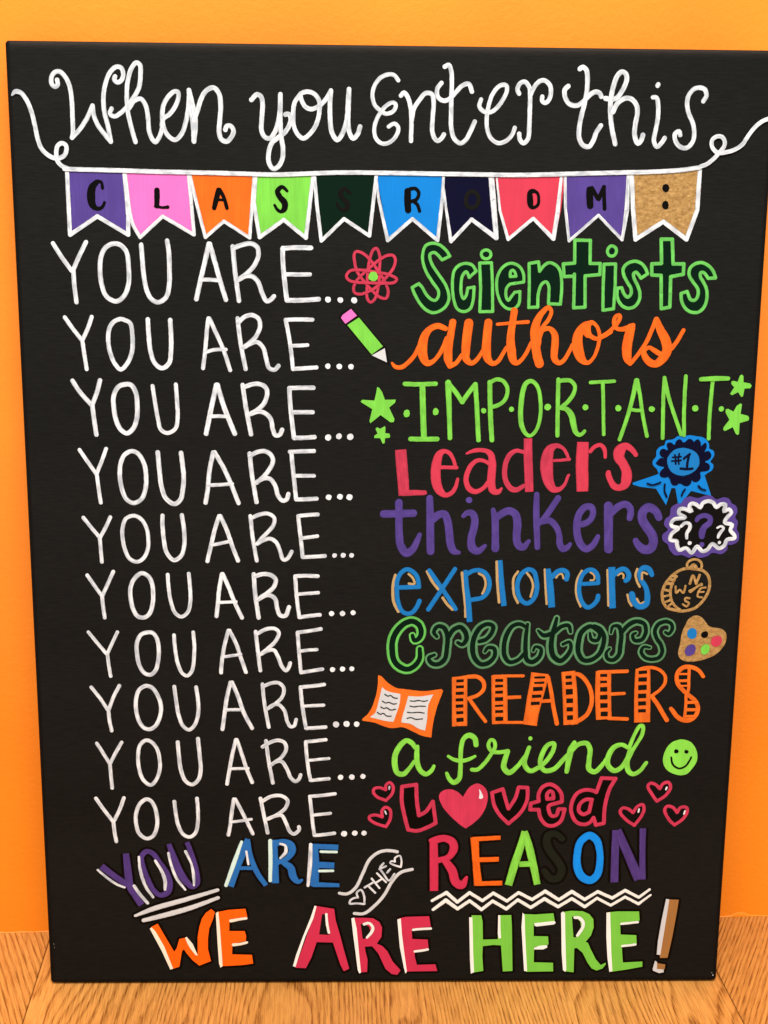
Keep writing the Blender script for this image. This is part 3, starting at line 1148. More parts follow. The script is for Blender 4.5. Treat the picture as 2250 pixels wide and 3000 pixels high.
-3515,4993 -3579,4862 -3658,4696*
-3654,4696 -3641,4543 -3622,4396
L O white 56
o -3125,4990 -3212,4960 -3268,4849 -3272,4710 -3244,4543 -3181,4439 -3108,4418 -3040,4474 -3000,4614 -2990,4808 -3020,4933 -3065,4985
L U white 51
-2788,4954 -2779,4781 -2744,4558 -2687,4433 -2628,4405 -2566,4475 -2535,4656 -2529,4837 -2539,4992
L A white 53
-2086,5018* -2140,4810 -2177,4587 -2189,4448
-2070,5018* -1980,4824 -1936,4672 -1865,4455
w43 -2143,4664 -2049,4678 -1929,4697
L R white 53
-1732,5005 -1708,4756 -1678,4477
-1712,4977 -1592,5040 -1485,5044 -1433,4992 -1474,4881 -1568,4784 -1669,4700
-1669,4700 -1581,4749 -1501,4756 -1449,4673 -1396,4533 -1343,4477 -1303,4533 -1289,4582
L E white 51
-887,5042 -1046,5014 -1190,4995* -1178,4798 -1162,4589 -1149,4452* -995,4478 -867,4499
w46 -1161,4743 -1047,4757 -940,4764
L dot white 59
d -737,4492,69
d -608,4500,69
d -488,4504,66
G lettering white capitals reading YOU ARE... beside the orange book
L Y white 51
-3880,4248 -3779,4108 -3671,3932*
-3513,4270 -3591,4122 -3665,3932*
-3667,3939 -3659,3797 -3634,3648
L O white 56
o -3172,4266 -3261,4207 -3305,4066 -3303,3911 -3267,3769 -3203,3684 -3129,3672 -3053,3727 -2989,3883 -2985,4024 -3028,4151 -3093,4243
L U white 53
-2801,4257 -2777,4025 -2754,3869 -2697,3713 -2624,3663 -2549,3727 -2498,3883 -2495,4053 -2517,4251
L A white 56
-2068,4315* -2118,4110 -2149,3912 -2184,3670
-2048,4315* -1977,4139 -1900,3898 -1795,3685
w46 -2135,3938 -2034,3941 -1940,3941
L R white 51
-1653,4294 -1629,4026 -1576,3699
-1633,4266 -1532,4308 -1438,4309 -1374,4238 -1393,4125 -1467,4041 -1589,3955
-1589,3955 -1508,4012 -1441,4012 -1367,3927 -1334,3785 -1288,3707 -1240,3721 -1215,3807
L E white 53
-847,4289 -1009,4267 -1157,4253* -1137,4027 -1105,3800 -1085,3686* -943,3693 -828,3703
w46 -1111,3991 -983,3999 -854,4006
L dot white 59
d -692,3739,83
d -553,3746,81
d -421,3743,75
G lettering white capitals reading YOU ARE... on the row of the smiley face
L Y white 51
-3836,3474 -3758,3338 -3675,3187*
-3510,3488 -3596,3338 -3675,3187*
-3675,3187 -3667,3035 -3656,2847
L O white 53
o -3192,3517 -3268,3453 -3300,3309 -3292,3122 -3242,2963 -3149,2891 -3080,2949 -3021,3108 -3020,3266 -3054,3410 -3132,3503
L U white 56
-2775,3493 -2765,3324 -2743,3108 -2686,2948 -2599,2898 -2516,2963 -2482,3093 -2491,3310 -2508,3539
L A white 53
-2011,3525* -2062,3310 -2106,3079 -2136,2905
-1998,3525* -1939,3339 -1875,3122 -1802,2927
w43 -2092,3119 -1970,3122 -1854,3125
L R white 53
-1615,3511 -1581,3223 -1530,2919
-1660,3428 -1558,3490 -1450,3518 -1369,3482 -1349,3396 -1411,3281 -1493,3216 -1554,3173
-1554,3173 -1479,3223 -1411,3223 -1344,3122 -1290,2992 -1229,2941 -1181,2977 -1161,3035
L E white 51
-826,3526 -962,3511 -1091,3497* -1078,3296 -1051,3079 -1028,2955* -895,2970 -785,2980
w43 -1044,3238 -908,3252 -785,3264
L dot white 59
d -632,2999,73
d -482,3002,76
d -335,3012,70
G lettering white capitals reading YOU ARE... beside the small red hearts
L Y white 53
-3876,2702 -3786,2556 -3656,2365*
-3506,2709 -3568,2541 -3656,2365*
-3656,2365 -3647,2233 -3627,2085
L O white 56
o -3210,2690 -3293,2629 -3349,2497 -3356,2350 -3320,2203 -3226,2129 -3143,2158 -3085,2276 -3074,2423 -3104,2585 -3156,2672
L U white 53
-2840,2657 -2826,2497 -2796,2320 -2731,2187 -2649,2150 -2573,2202 -2535,2349 -2529,2526 -2539,2701
L A white 53
-2051,2689* -2081,2496 -2105,2305 -2130,2179
-2031,2689* -1951,2525 -1884,2378 -1804,2194
w43 -2090,2364 -1980,2378 -1822,2405
L R white 53
-1696,2701 -1650,2452 -1605,2208
-1676,2657 -1552,2730 -1415,2737 -1336,2671 -1362,2569 -1458,2481 -1603,2407
-1603,2407 -1500,2451 -1417,2459 -1363,2363 -1309,2230 -1254,2193 -1185,2252 -1187,2296
L E white 51
-703,2766 -868,2744 -1039,2730* -1019,2524 -999,2318 -979,2171* -841,2185 -710,2203
w46 -998,2463 -868,2477 -765,2488
L dot white 59
d -581,2195,80
d -438,2204,74
d -314,2204,71
G atom_drawing red atom of crossed electron loops around a green dot
L orbit red2 36
o -203,9861 -162,9769 -165,9609 -175,9424 -215,9262 -272,9212 -313,9261 -314,9422 -306,9608 -275,9768 -244,9842
L orbit red2 36
o -445,9822 -364,9798 -269,9713 -186,9597 -97,9462 -55,9338 -82,9263 -158,9275 -247,9349 -349,9459 -438,9582 -470,9705 -474,9791
L orbit red2 36
o 1,9777 27,9734 9,9635 -85,9511 -185,9411 -298,9342 -399,9310 -469,9328 -481,9384 -444,9471 -350,9571 -237,9670 -137,9745 -62,9780
L orbit red2 36
o -570,9525 -526,9588 -400,9601 -211,9578 -34,9543 48,9494 17,9456 -109,9443 -273,9448 -438,9452 -538,9476
L nucleus lime f
d -242,9525,117
G lettering dark green bubble letters outlined in light green reading Scientists
L S green 38
k:darkgreen 696,9777* 655,9838 565,9911 477,9929 396,9897 363,9799 365,9713 407,9590 485,9467 562,9356 563,9293 526,9243 475,9255 411,9317 359,9403 321,9443* 239,9396* 265,9328 337,9204 401,9136 491,9093 579,9112 655,9169 691,9245 690,9319 650,9431 572,9542 494,9652 455,9738 454,9800 504,9818 555,9782 600,9730*
L c green 38
k:darkgreen 1023,9601* 974,9669 897,9693 810,9667 754,9605 734,9506 738,9345 762,9220 808,9133 885,9109 960,9147 990,9235 1002,9409* 923,9396* 906,9309 875,9265 845,9321 840,9432 856,9544 900,9594 939,9523*
L i green 38
k:darkgreen 1062,9697* 1207,9702* 1225,9473* 1238,9114* 1078,9110* 1081,9410*
k:darkgreen 1133,9855 1184,9837 1198,9794 1174,9757 1123,9750 1085,9781 1086,9830
L e green 37
k:darkgreen 1611,9474* 1608,9558 1565,9647 1493,9691 1422,9695 1343,9645 1285,9536 1278,9416 1301,9297 1355,9198 1427,9148 1499,9149 1558,9209 1569,9359* 1503,9349* 1464,9298 1425,9248 1398,9298 1400,9397 1439,9443 1510,9458*
k:black 1442,9537* 1445,9596 1470,9616 1501,9587 1513,9542*
L n green 39
k:darkgreen 1670,9697* 1786,9718* 1802,9604* 1848,9669 1918,9709 2000,9680 2053,9612 2078,9483 2081,9344 2073,9209* 1925,9212* 1925,9342 1923,9422 1885,9481 1835,9451 1798,9351 1792,9171* 1682,9165* 1681,9440*
L t green 41
k:darkgreen 2221,9983* 2413,9980* 2420,9704* 2547,9705* 2547,9571* 2365,9555* 2371,9396* 2380,9176* 2238,9165* 2236,9345* 2232,9574* 2233,9549* 2106,9543* 2090,9696* 2230,9707*
L i green 39
k:darkgreen 2593,9696* 2735,9702* 2741,9449* 2734,9159* 2602,9138* 2593,9448*
k:darkgreen 2679,9918 2726,9894 2738,9850 2710,9800 2654,9800 2627,9849 2645,9898
L s green 41
k:darkgreen 3137,9586* 3108,9651 3054,9710 2972,9737 2882,9708 2834,9648 2843,9569 2893,9480 2942,9401 2940,9331 2901,9301 2858,9340 2824,9415* 2768,9409* 2773,9309 2802,9240 2855,9185 2928,9166 2998,9191 3046,9262 3052,9352 3016,9451 2972,9530 2964,9585 2993,9605 3025,9576 3058,9531*
L t green 43
k:darkgreen 3283,10003* 3420,10004* 3446,9708* 3578,9709* 3580,9585* 3424,9554* 3430,9355* 3434,9185* 3327,9164* 3317,9354* 3306,9568* 3189,9572* 3182,9706* 3303,9712*
L s green 41
k:darkgreen 3981,9544* 3945,9628 3890,9687 3806,9726 3716,9711 3658,9656 3652,9576 3708,9487 3769,9408 3774,9328 3741,9273 3690,9277 3638,9377* 3563,9351* 3578,9256 3624,9176 3698,9127 3791,9127 3859,9188 3888,9299 3876,9409 3830,9498 3791,9557 3793,9607 3834,9603 3889,9538*
G pencil_drawing lime green pencil with pink eraser and grey point, tip down
L outline black2 f
f -506,9160 -423,9060 -58,8648 -30,8446 -268,8558 -588,8940 -664,9021 -639,9084
L eraser pink f
f -512,9132 -438,9050 -581,8949 -636,9021 -613,9059
L shaft lime f
f -413,9027 -115,8676 -255,8577 -556,8934
L point grey2 f
f -92,8654 -63,8481 -252,8565
G lettering orange brush script word reading authors
L a orange 64
1,8471,31 40,8427,51 117,8421,56 193,8473,56 282,8575,56 344,8702,56
659,8900,63 570,8931,76 481,8905,76 406,8816,101 376,8690,121 384,8563,115 437,8474,82 513,8500,56 613,8628,56 674,8780,56
747,8982,89* 724,8831,91 696,8654,107 698,8527,107 719,8438,64* 795,8477,56 870,8579,51
L u orange 76
945,8971,114* 923,8782,114 914,8630,107 922,8529,92 988,8478,64 1051,8517,56 1125,8632,46
1187,8979,101* 1173,8784,107 1170,8632,115 1192,8531,97 1257,8474,64 1321,8506,56 1382,8608,51 1419,8672,51
L t orange 61
1505,9124,91* 1488,8988,85 1468,8786,102 1483,8635,112 1512,8513,92 1559,8483,61 1619,8534,51 1678,8626,51 1726,8738,45
w45 1300,8958,41 1463,8973,41 1677,8990,49
L h orange 61
1760,8637,41 1799,8708,92 1824,8860,61 1863,8931,51 1931,9022,51 1964,9123,51 1926,9167,57 1857,9112,71 1799,9021,91 1767,8890,112 1777,8738,112 1803,8586,112 1837,8475,113*
1827,8789,51 1864,8890,57 1945,8911,61 2009,8851,81 2023,8740,92 2017,8618,92 2025,8537,82 2084,8487,61 2144,8528,55 2202,8630,51 2240,8711,51
L o orange 61
2465,8986,61 2384,8955,81 2316,8864,112 2300,8742,133 2326,8610,133 2381,8519,92 2444,8494,51 2513,8561,47 2559,8693,47 2574,8825,47 2539,8936,47 2464,8996,47 2426,8935,71 2451,8834,61 2545,8790,51 2636,8826,47 2716,8877,47
w92 2365,8915 2430,8844
L r orange 61
2555,8795,45 2655,8856,45 2744,8928,51 2793,8989,51 2820,9059,51 2809,9084,45 2759,9059,51 2747,8988,51 2770,8928,51 2827,8908,55 2929,8929,71 2989,8960,57*
2960,8929,112 2935,8798,122 2921,8666,123 2937,8544,103 2971,8483,51* 3039,8565,51 3126,8688,57
L s orange 61
2990,8503,51 3068,8606,51 3163,8759,55 3236,8942,57 3273,9033,71* 3331,8902,102 3399,8781,123 3426,8659,123 3370,8547,113 3291,8485,92 3217,8505,92 3152,8576,82 3138,8647,61 3198,8688,51 3272,8648,61 3356,8608,61 3457,8660,61 3534,8752,55 3618,8904,51
G star_drawing large lime green star before the word IMPORTANT
L star lime f
f -183,8172 -157,8165 -118,8108 -85,8016 50,8019 44,7981 -31,7918 37,7774 27,7738 -12,7735 -138,7825 -264,7720 -277,7746 -242,7899 -362,7971 -388,7991 -368,8013 -217,8005 -195,8095
G star_drawing small lime green star beneath the large star
L star lime f
f -83,7685 -73,7663 -78,7598 -24,7590 -14,7560 -23,7538 -79,7533 -83,7468 -107,7464 -140,7533 -213,7533 -211,7565 -172,7591 -199,7650 -179,7669 -140,7650
G lettering thin lime green capitals with dots between reading IMPORTANT
L dot lime f
f 193,7895 219,7885 229,7846 220,7811 190,7797 161,7807 149,7842 161,7881
L I lime 56
159,8215 311,8211 549,8220
w74 382,8195 393,7893 411,7543
w61 240,7525 398,7523 580,7527
L dot lime f
f 554,7920 580,7904 592,7875 581,7838 549,7825 523,7835 516,7874 528,7906
L M lime 59
703,8235,77 715,8024,70 728,7766,60 738,7538
703,8229* 801,8114 884,7993* 956,8102 1038,8212*
1044,8218 1061,8026 1080,7768 1099,7514
L dot lime 64
d 1154,7889,67
L P lime 61
1223,8245 1232,8027 1246,7769 1268,7515
w51 1224,8239 1300,8278 1377,8266 1437,8196 1446,8106 1410,8015 1334,7957 1270,7937
L dot lime 64
d 1504,7908,65
L O lime 55
o 1736,8262,56 1675,8231,62 1641,8138,64 1625,8004,64 1619,7849,64 1639,7704,62 1694,7600,50 1747,7574,46 1808,7622,46 1856,7736,46 1872,7882,48 1861,8047,50 1831,8170,49 1788,8236,51
L dot lime 51
d 1958,7939,85
L R lime 53
2080,8285 2083,8059 2088,7800 2093,7577
2092,8264 2158,8275 2231,8270 2290,8204,49 2278,8111 2210,8008 2129,7935
2130,7927 2192,7915,62 2257,7843,79 2293,7718,75 2323,7625,63 2371,7589,50 2412,7610,46 2437,7641,42
L dot lime 51
d 2433,7939,75
L T lime 45
2485,8249 2634,8258 2784,8267
2640,8237,47 2655,8011 2666,7804 2679,7596
L dot lime 51
d 2847,7931,79
L A lime 47
3060,8281,62* 3013,8013,56 2952,7764,50 2881,7534,50
3064,8281,62* 3113,8096,48 3155,7869,48 3227,7578,48
w45 3007,7915 3070,7905 3132,7905
L dot lime 51
d 3272,7920,75
L N lime 49
3410,8315* 3410,8068 3418,7809 3427,7553
3410,8315* 3478,8068 3575,7810 3659,7602
3678,8337* 3677,8121 3681,7862 3697,7592
L dot lime 51
d 3819,7934,79
L T lime 61
3869,8299,52 4035,8309,64 4211,8312,54
w49 4021,8278 4013,8072 4008,7812 4013,7552
L dot lime 51
d 4151,7928,67
G star_drawing small lime green star right of the final T, upper of the two
L star lime f
f 4384,8360 4406,8342 4411,8265 4496,8250 4520,8222 4500,8191 4429,8188 4418,8090 4403,8079 4386,8090 4352,8141 4278,8102 4254,8120 4299,8203 4260,8243 4260,8274 4286,8282 4338,8270 4362,8347
G star_drawing large lime green star right of the final T, lower of the two
L star lime f
f 4392,8000 4412,7986 4401,7867 4497,7845 4515,7810 4506,7784 4398,7752 4397,7612 4377,7601 4355,7617 4313,7700 4216,7649 4191,7668 4198,7699 4265,7793 4209,7886 4210,7923 4240,7930 4310,7895 4347,7970
G lettering coral red brush letters reading Leaders
L L red2 127
c 120,7388,141 135,7205,146 154,7008,142 169,6803,137
w71 159,6833,79 302,6839,71 430,6840,63
L e red 76
832,7163,47* 715,7166,47 630,7166,47*
812,7189,47 784,7274,47 737,7346,57 672,7372,57 614,7339,91 577,7221,120 566,7089,126 581,6957,123 622,6865,105 695,6810,66 773,6839,58 824,6919,50 848,7018,39
L a red 64
952,7343,26 1049,7381,52 1179,7384,57 1252,7343,78 1280,7238,97 1277,7093,105 1274,6961,105 1303,6868,92 1369,6856,66 1407,6898,34
1248,7211,52 1182,7250,47 1104,7260,52 1027,7210,60 970,7105,66 953,6999,66 995,6893,74 1074,6857,66 1165,6894,53 1235,6974,58
L d red2 59
1681,7365,47 1583,7384,52 1506,7337,65 1456,7239,65 1440,7107,66 1463,6988,66 1531,6896,74 1597,6883,66 1694,6937,53
c 1725,7541,107 1732,7319,110 1748,7082,110 1762,6858,106
L e red2 61
2261,7278,38* 2157,7266,38 2063,7261,38*
2251,7272,38 2222,7346,42 2172,7419,46 2088,7450,63 2011,7407,115 1978,7313,147 1972,7186,164 1986,7060,147 2016,6965,126 2066,6896,95 2139,6891,63 2210,6955,42 2248,7061,36 2260,7077,32
L r red 122
c 2422,7499,146 2421,7336,157 2422,7178,158 2434,7020,158 2440,6866,148
w45 2519,7379,52 2568,7437,52 2640,7463,52 2689,7427,54 2707,7369,48 2712,7306,42
L s red 71
3101,7340,59 3040,7413,73 2965,7450,94 2894,7391,147 2888,7307,136 2944,7223,116 2990,7129,126 2995,7034,137 2977,6959,116 2916,6917,85 2842,6937,85 2797,7001,76 2762,7085,72 2762,7112,65
G lettering purple rounded letters reading thinkers
L t purple 97
105,6710,98 107,6517,95 112,6316,98 133,6155,101 207,6054,107 286,6101,93 337,6196,80 375,6297,58
w99 -90,6562 109,6567 293,6574
L h purple 97
496,6771,87 507,6452,101 517,6075,101
537,6492,101 608,6552,101 686,6566,95 727,6480,101 754,6319,101 773,6171,101 814,6083,94 881,6063,53
L i purple 82
d 998,6747,82
930,6541,58 975,6581,74 1041,6575,90 1075,6508,95 1065,6374,98 1035,6239,99 1058,6118,112 1131,6085,94 1216,6153,51
L n purple 89
1309,6622,61 1332,6522,90 1343,6321,93 1349,6119,102
1345,6509,80 1422,6576,95 1513,6610,101 1594,6564,101 1624,6430,106 1617,6296,101 1638,6175,102 1699,6134,94 1776,6216,53
L k purple 77
1858,6826,70 1860,6592,85 1873,6378,81 1889,6135,75
w77 2133,6780,80 2043,6635,81 1958,6507,81 1902,6453,74
1933,6474,81 2038,6486,85 2125,6400,81 2166,6293,77 2175,6185,86 2220,6115,86 2273,6137,75 2308,6180,54
L e purple 86
2399,6439,81 2473,6445,85 2555,6499,81 2588,6595,81 2559,6665,85 2485,6664,91 2414,6584,91 2387,6466,96 2393,6326,98 2440,6186,98 2518,6116,92 2590,6154,86 2640,6230,77 2664,6284,60
L r purple 106
2779,6682,115 2790,6489,119 2799,6274,115 2807,6112,112
w82 2815,6586,96 2906,6672,96 3000,6704,91 3061,6651,89 3069,6576,89 3061,6522,81
L s purple 112
3437,6530,92 3396,6610,102 3298,6663,117 3227,6609,117 3221,6513,117 3279,6416,120 3358,6309,120 3380,6201,118 3346,6125,125 3262,6114,118 3184,6178,96 3150,6232,77
G ribbon_badge_drawing blue rosette badge marked #1 with pointed ribbon tails
L tails blue f
f 3381,7089 3076,6981 3083,6955 3179,6929 3380,6906 3518,6696 3575,6915 3628,6915 3670,6723 3707,6713 3830,6881 4093,6816 3986,7092 3746,7154 3483,7153
L rosette blue f
s 3390,7131 3372,7163 3328,7205 3318,7257 3359,7321 3360,7394 3405,7447 3456,7463 3474,7521 3567,7542 3617,7579 3701,7583 3784,7594 3858,7580 3932,7570 3997,7529 4026,7477 4030,7424 4084,7398 4098,7335 4055,7256 4094,7219 4088,7156 4022,7108 3962,7060 3860,7006 3756,6974 3651,6974 3543,7026 3435,7068
L scallop navy f
s 3448,7421 3513,7385 3525,7353 3506,7316 3433,7310 3399,7363 3412,7405
s 3486,7484 3538,7500 3582,7458 3579,7416 3544,7395 3500,7421
s 3600,7511 3640,7543 3678,7522 3682,7459 3648,7412 3605,7427 3592,7464
s 3716,7501 3766,7549 3819,7523 3833,7460 3794,7412 3731,7417 3702,7459
s 3830,7512 3881,7544 3915,7502 3919,7439 3890,7397 3827,7392 3803,7439
s 3928,7460 3978,7503 3996,7461 3979,7398 3935,7345 3886,7376 3878,7418
s 3974,7382 4026,7393 4061,7346 4043,7293 3981,7266 3917,7292 3929,7345
s 3920,7240 3993,7250 4047,7219 4046,7156 3989,7134 3905,7139 3881,7187
s 3834,7091 3885,7123 3927,7113 3940,7039 3892,6996 3844,7006 3817,7059
s 3710,7043 3761,7070 3816,7038 3824,6985 3779,6942 3715,6958 3689,7006
s 3562,7058 3613,7090 3657,7048 3675,7005 3641,6952 3588,6957 3556,7005
s 3431,7142 3492,7184 3542,7142 3540,7079 3499,7052 3435,7062 3414,7099
s 3373,7258 3423,7305 3476,7279 3494,7237 3470,7195 3396,7205 3358,7236
w98 3569,7416 3515,7343 3500,7237 3536,7153 3582,7069 3669,7027 3753,7027 3844,7091 3913,7176 3940,7261 3924,7345 3868,7408 3771,7460 3666,7448 3569,7416
L face blue2 20
s 3525,7343 3585,7406 3688,7433 3794,7412 3870,7366 3906,7303 3911,7218 3852,7134 3750,7085 3645,7085 3558,7132 3511,7216 3502,7290
L hash navy 24
3594,7343 3607,7290 3610,7227
3650,7359 3643,7301 3652,7227
3569,7311 3632,7317 3673,7322
3561,7264 3624,7269 3676,7275
L one navy 31
3712,7296 3742,7323 3785,7355
3775,7344 3761,7260 3757,7186
3677,7170 3756,7163 3829,7170
L crease navy 24
3261,6974 3325,6956 3387,6972 3429,6991
3485,6967 3485,6888 3518,6803
3749,6905 3725,6868 3707,6820
3916,6948 3960,6906 4009,6892
G thought_cloud_drawing black cloud outlined in white and purple with three question marks inside
L cloud purple f
s 3577,6589 3583,6664 3665,6718 3707,6718 3746,6782 3818,6810 3925,6789 4008,6821 4092,6822 4159,6774 4242,6801 4317,6785 4363,6721 4418,6690 4439,6615 4417,6540 4453,6486 4448,6389 4479,6324 4469,6227 4387,6178 4344,6183 4338,6118 4267,6058 4148,6074 4087,6030 3982,6008 3916,6035 3853,6008 3755,6045 3670,6039 3592,6115 3567,6180 3500,6234 3491,6309 3556,6374 3505,6439 3517,6514 3568,6557
L edge white 51
k:black2 3594,6461 3634,6514 3770,6537 3688,6590 3695,6643 3753,6649 3850,6617 3815,6676 3845,6719 3909,6703 3959,6666 3982,6720 4054,6752 4119,6731 4165,6672 4216,6710 4279,6705 4264,6619 4326,6646 4360,6604 4311,6539 4283,6474 4381,6443 4364,6378 4422,6303 4424,6270 4329,6248 4297,6172 4230,6134 4141,6193 4082,6117 4019,6095 3946,6160 3882,6073 3803,6138 3720,6110 3683,6191 3682,6224 3595,6245 3602,6310 3653,6364 3693,6396 3607,6423
L question_mark purple 61
3921,6500,53 3940,6537,64 4012,6564,64 4088,6538,68 4092,6474,75 4022,6409,81 3999,6344,86 4000,6290,75
d 4006,6184,64
L question_mark white 41
3724,6423,43 3774,6467,47 3833,6451,49 3837,6397,53 3803,6332,47 3805,6267,39
d 3846,6203,52
L question_mark white 31
4190,6404,26 4233,6426,32 4272,6404,36 4248,6361,43 4219,6318,47 4210,6280,36
d 4229,6213,43
G lettering blue letters with tan shading reading explorers
L e_shade tan 38
69,5763 44,5661 38,5538 53,5401 114,5277
w31 241,5777 295,5723 316,5648 243,5650
L e blue2 59
124,5599 376,5607* 348,5743 280,5818 214,5838 148,5797 96,5702 91,5551 106,5415 154,5291 221,5250 288,5264 347,5333 385,5422
L x_shade tan 36
476,5812 547,5676 622,5578
684,5464 746,5375 813,5307
L x blue2 59
505,5826 600,5690 696,5553 778,5430 853,5314
836,5847 707,5636 604,5471 500,5306
L p_shade tan 33
927,5800 950,5582 976,5376 985,5211
w31 1145,5787 1203,5753 1236,5665 1224,5583 1195,5521
L p blue2 69
c 969,5834,54 986,5650,62 1016,5404,76 1040,5142,76
w59 997,5780 1062,5821 1155,5831 1235,5787 1285,5679 1268,5555 1203,5473 1057,5438
L l_shade tan 36
1371,5944 1388,5652 1416,5405
L l blue2 59
c 1414,5965,62 1437,5706,67 1480,5357,73
L o_shade tan 33
1649,5816 1598,5734 1592,5625 1609,5502 1659,5399
w31 1760,5803 1822,5721 1849,5626 1823,5482
L o blue2 61
o 1785,5844 1700,5789 1650,5680 1654,5543 1704,5433 1779,5392 1858,5448 1900,5571 1889,5708 1852,5817
L r_shade tan 29
1994,5845 2010,5626 2034,5385
w26 2145,5736 2175,5780 2218,5786 2239,5726
L r blue2 71
c 2034,5856,65 2062,5681,91 2083,5517,93 2103,5341,87
w67 2091,5747 2163,5818 2237,5835 2287,5791 2279,5715
L e_shade tan 29
2472,5830 2422,5726 2406,5606 2421,5485 2475,5353
w24 2584,5809 2634,5771 2636,5711 2589,5705
L e blue2 61
2500,5655,54 2692,5667,54* 2677,5771 2631,5831 2567,5841 2494,5792 2451,5672 2451,5540 2488,5419 2566,5342 2640,5376 2690,5442 2699,5497
L r_shade tan 29
2804,5842 2819,5629 2838,5365
w26 2943,5772 2990,5799 3018,5772 3014,5734
L r blue2 71
c 2858,5881,97 2867,5684,87 2880,5520,85 2894,5332,87
w67 2900,5783 2961,5843 3025,5854 3081,5794 3079,5729 3048,5701
L s_shade tan 31
3190,5855 3172,5784 3193,5696 3234,5620
w29 3321,5790 3262,5811 3256,5718
w29 3078,5515 3104,5421 3139,5366
w29 3204,5460 3250,5394 3303,5416
L s blue2 61
3386,5779,61 3345,5850,76 3269,5871,71 3224,5817,60 3245,5718,65 3315,5609,65 3342,5488,76 3326,5389,87 3252,5356,87 3174,5411,83 3137,5521,80
G compass_drawing gold pocket compass with the letters N E S W
L body gold 38
o 3938,5857 4035,5841 4111,5776 4141,5678 4132,5562 4075,5446 3984,5347 3873,5305 3777,5296 3695,5313 3613,5337 3562,5395 3533,5478 3536,5577 3571,5667 3639,5758 3731,5832 3825,5865
L rim gold 35
3688,5742 3659,5676 3640,5594 3640,5511 3665,5420 3726,5346 3776,5313
L strap gold 26
3544,5581,33 3633,5569,33
3556,5494,29 3636,5511,29
3569,5412,29 3647,5449,29
3579,5667,41 3660,5660,37
3609,5721,41 3681,5709,37
3654,5774,41 3703,5758,37
3612,5354,29 3658,5396,29
L ring gold 32
3836,5878 3833,5931 3875,5976 3938,5988 3996,5964 4023,5915 4018,5866
w46 3873,5874 3919,5915 3953,5874
L N gold 32
3881,5664 3915,5775 3965,5661* 4002,5784
L W gold 28
3698,5627 3711,5540 3753,5586 3803,5541 3826,5635
L E gold 26
4089,5616 4021,5599 3991,5496 4048,5484
w23 4012,5554 4068,5558
L S gold 28
3888,5471 3831,5475 3833,5437 3883,5405 3854,5363 3804,5392
L needle gold 31
3890,5566,49 3945,5603,33 4006,5648,33 4030,5657,46
G palette_drawing gold painter's palette with five round dabs of paint
L board gold f
s 3978,5237 4056,5218 4116,5156 4168,5094 4243,5073 4333,5057 4397,4998 4407,4915 4372,4814 4281,4713 4162,4653 4042,4619 3896,4615 3812,4653 3784,4728 3802,4846 3818,4997 3852,5097 3896,5189
L dab blue2 f
s 3947,5068 3993,5052 4012,4997 3999,4939 3944,4920 3897,4955 3886,5005 3908,5047
L dab black f
s 4112,5024 4148,5023 4163,4981 4145,4943 4101,4935 4071,4964 4080,5006
L dab red2 f
s 4266,4960 4331,4952 4347,4889 4314,4830 4242,4822 4206,4872 4222,4939
L dab purple f
s 3948,4848 3997,4830 4009,4771 3980,4712 3908,4691 3873,4729 3878,4796
L dab lime f
s 4134,4851 4180,4834 4191,4780 4166,4729 4118,4708 4080,4746 4084,4813
G lettering dark green curly letters outlined in pale green reading Creators
L C green 127
n:darkgreen,.52 298,4960,95 326,4890,115 386,4918,123 414,5002,131 383,5099,133 302,5147,136 209,5126,141 117,5043,144 51,4918,147 37,4765,148 68,4611,145 149,4527,143 244,4499,137 330,4542,132 396,4640,123 398,4779,104
L r sage 115
n:darkgreen,.5 620,4940,82 578,5002,104 624,5079,114 704,5065,122 753,4961,123 750,4780,123 726,4640,126 646,4570,124 552,4584,118 517,4654,104 590,4696,82
n:darkgreen,.5 761,4919,115 826,5031,123 918,5072,128 987,5003,131 1002,4906,123 950,4836,109 889,4864,90
L e sage 107
n:darkgreen,.5 1171,4879,109 1257,4907,115 1335,5004,115 1346,5087,114 1279,5115,114 1186,5073,123 1109,4948,131 1085,4795,137 1115,4655,132 1198,4571,124 1305,4593,124 1377,4684,110 1368,4782,110 1287,4795,96 1248,4739,69
L a sage 102
n:darkgreen,.5 1776,5075,95 1694,5116,104 1601,5088,114 1524,4963,123 1495,4810,123 1512,4670,124 1575,4600,115 1682,4628,104 1773,4727,104
n:darkgreen,.5 1795,5116,82 1779,4964,109 1779,4755,123 1803,4629,124 1871,4601,124 1963,4671,115 1980,4783,96 1905,4811,82 1880,4755,69
L t sage 112
n:darkgreen,.5 2173,5198,87 2147,5076,120 2120,4942,131 2114,4797,143 2151,4674,143 2239,4618,132 2323,4686,121 2373,4798,99 2348,4876,88 2263,4842,77
n:darkgreen,.5 1934,5031,66 2011,4964,120 2128,4998,120 2243,5087,109 2329,5098,109 2359,5010,77
L o sage 102
n:darkgreen,.5 2612,4999,66 2638,4910,99 2713,4899,99 2742,4988,99 2697,5044,109 2609,5088,120 2504,5010,131 2467,4865,136 2472,4731,132 2541,4630,121 2638,4630,121 2743,4709,121 2792,4832,121 2797,4955,121 2739,5055,120 2662,5088,120
L r sage 102
n:darkgreen,.5 2887,5000,66 2910,5089,87 2985,5089,109 3022,4989,121 3019,4833,121 3003,4699,121 2930,4631,110 2854,4653,99 2839,4732,88 2880,4788,66
n:darkgreen,.5 3032,5011,110 3103,5101,120 3208,5156,120 3317,5123,109 3344,5023,110 3296,4912,110 3199,4900,99 3174,4978,88 3216,5001,66
L s sage 92
n:darkgreen,.5 3598,5013,74 3640,4988,90 3685,5047,99 3673,5122,98 3607,5155,102 3503,5121,107 3460,5029,107 3489,4929,107 3551,4837,107 3572,4745,107 3535,4669,108 3431,4643,103 3348,4668,99 3296,4744,99 3325,4811,82 3406,4803,66
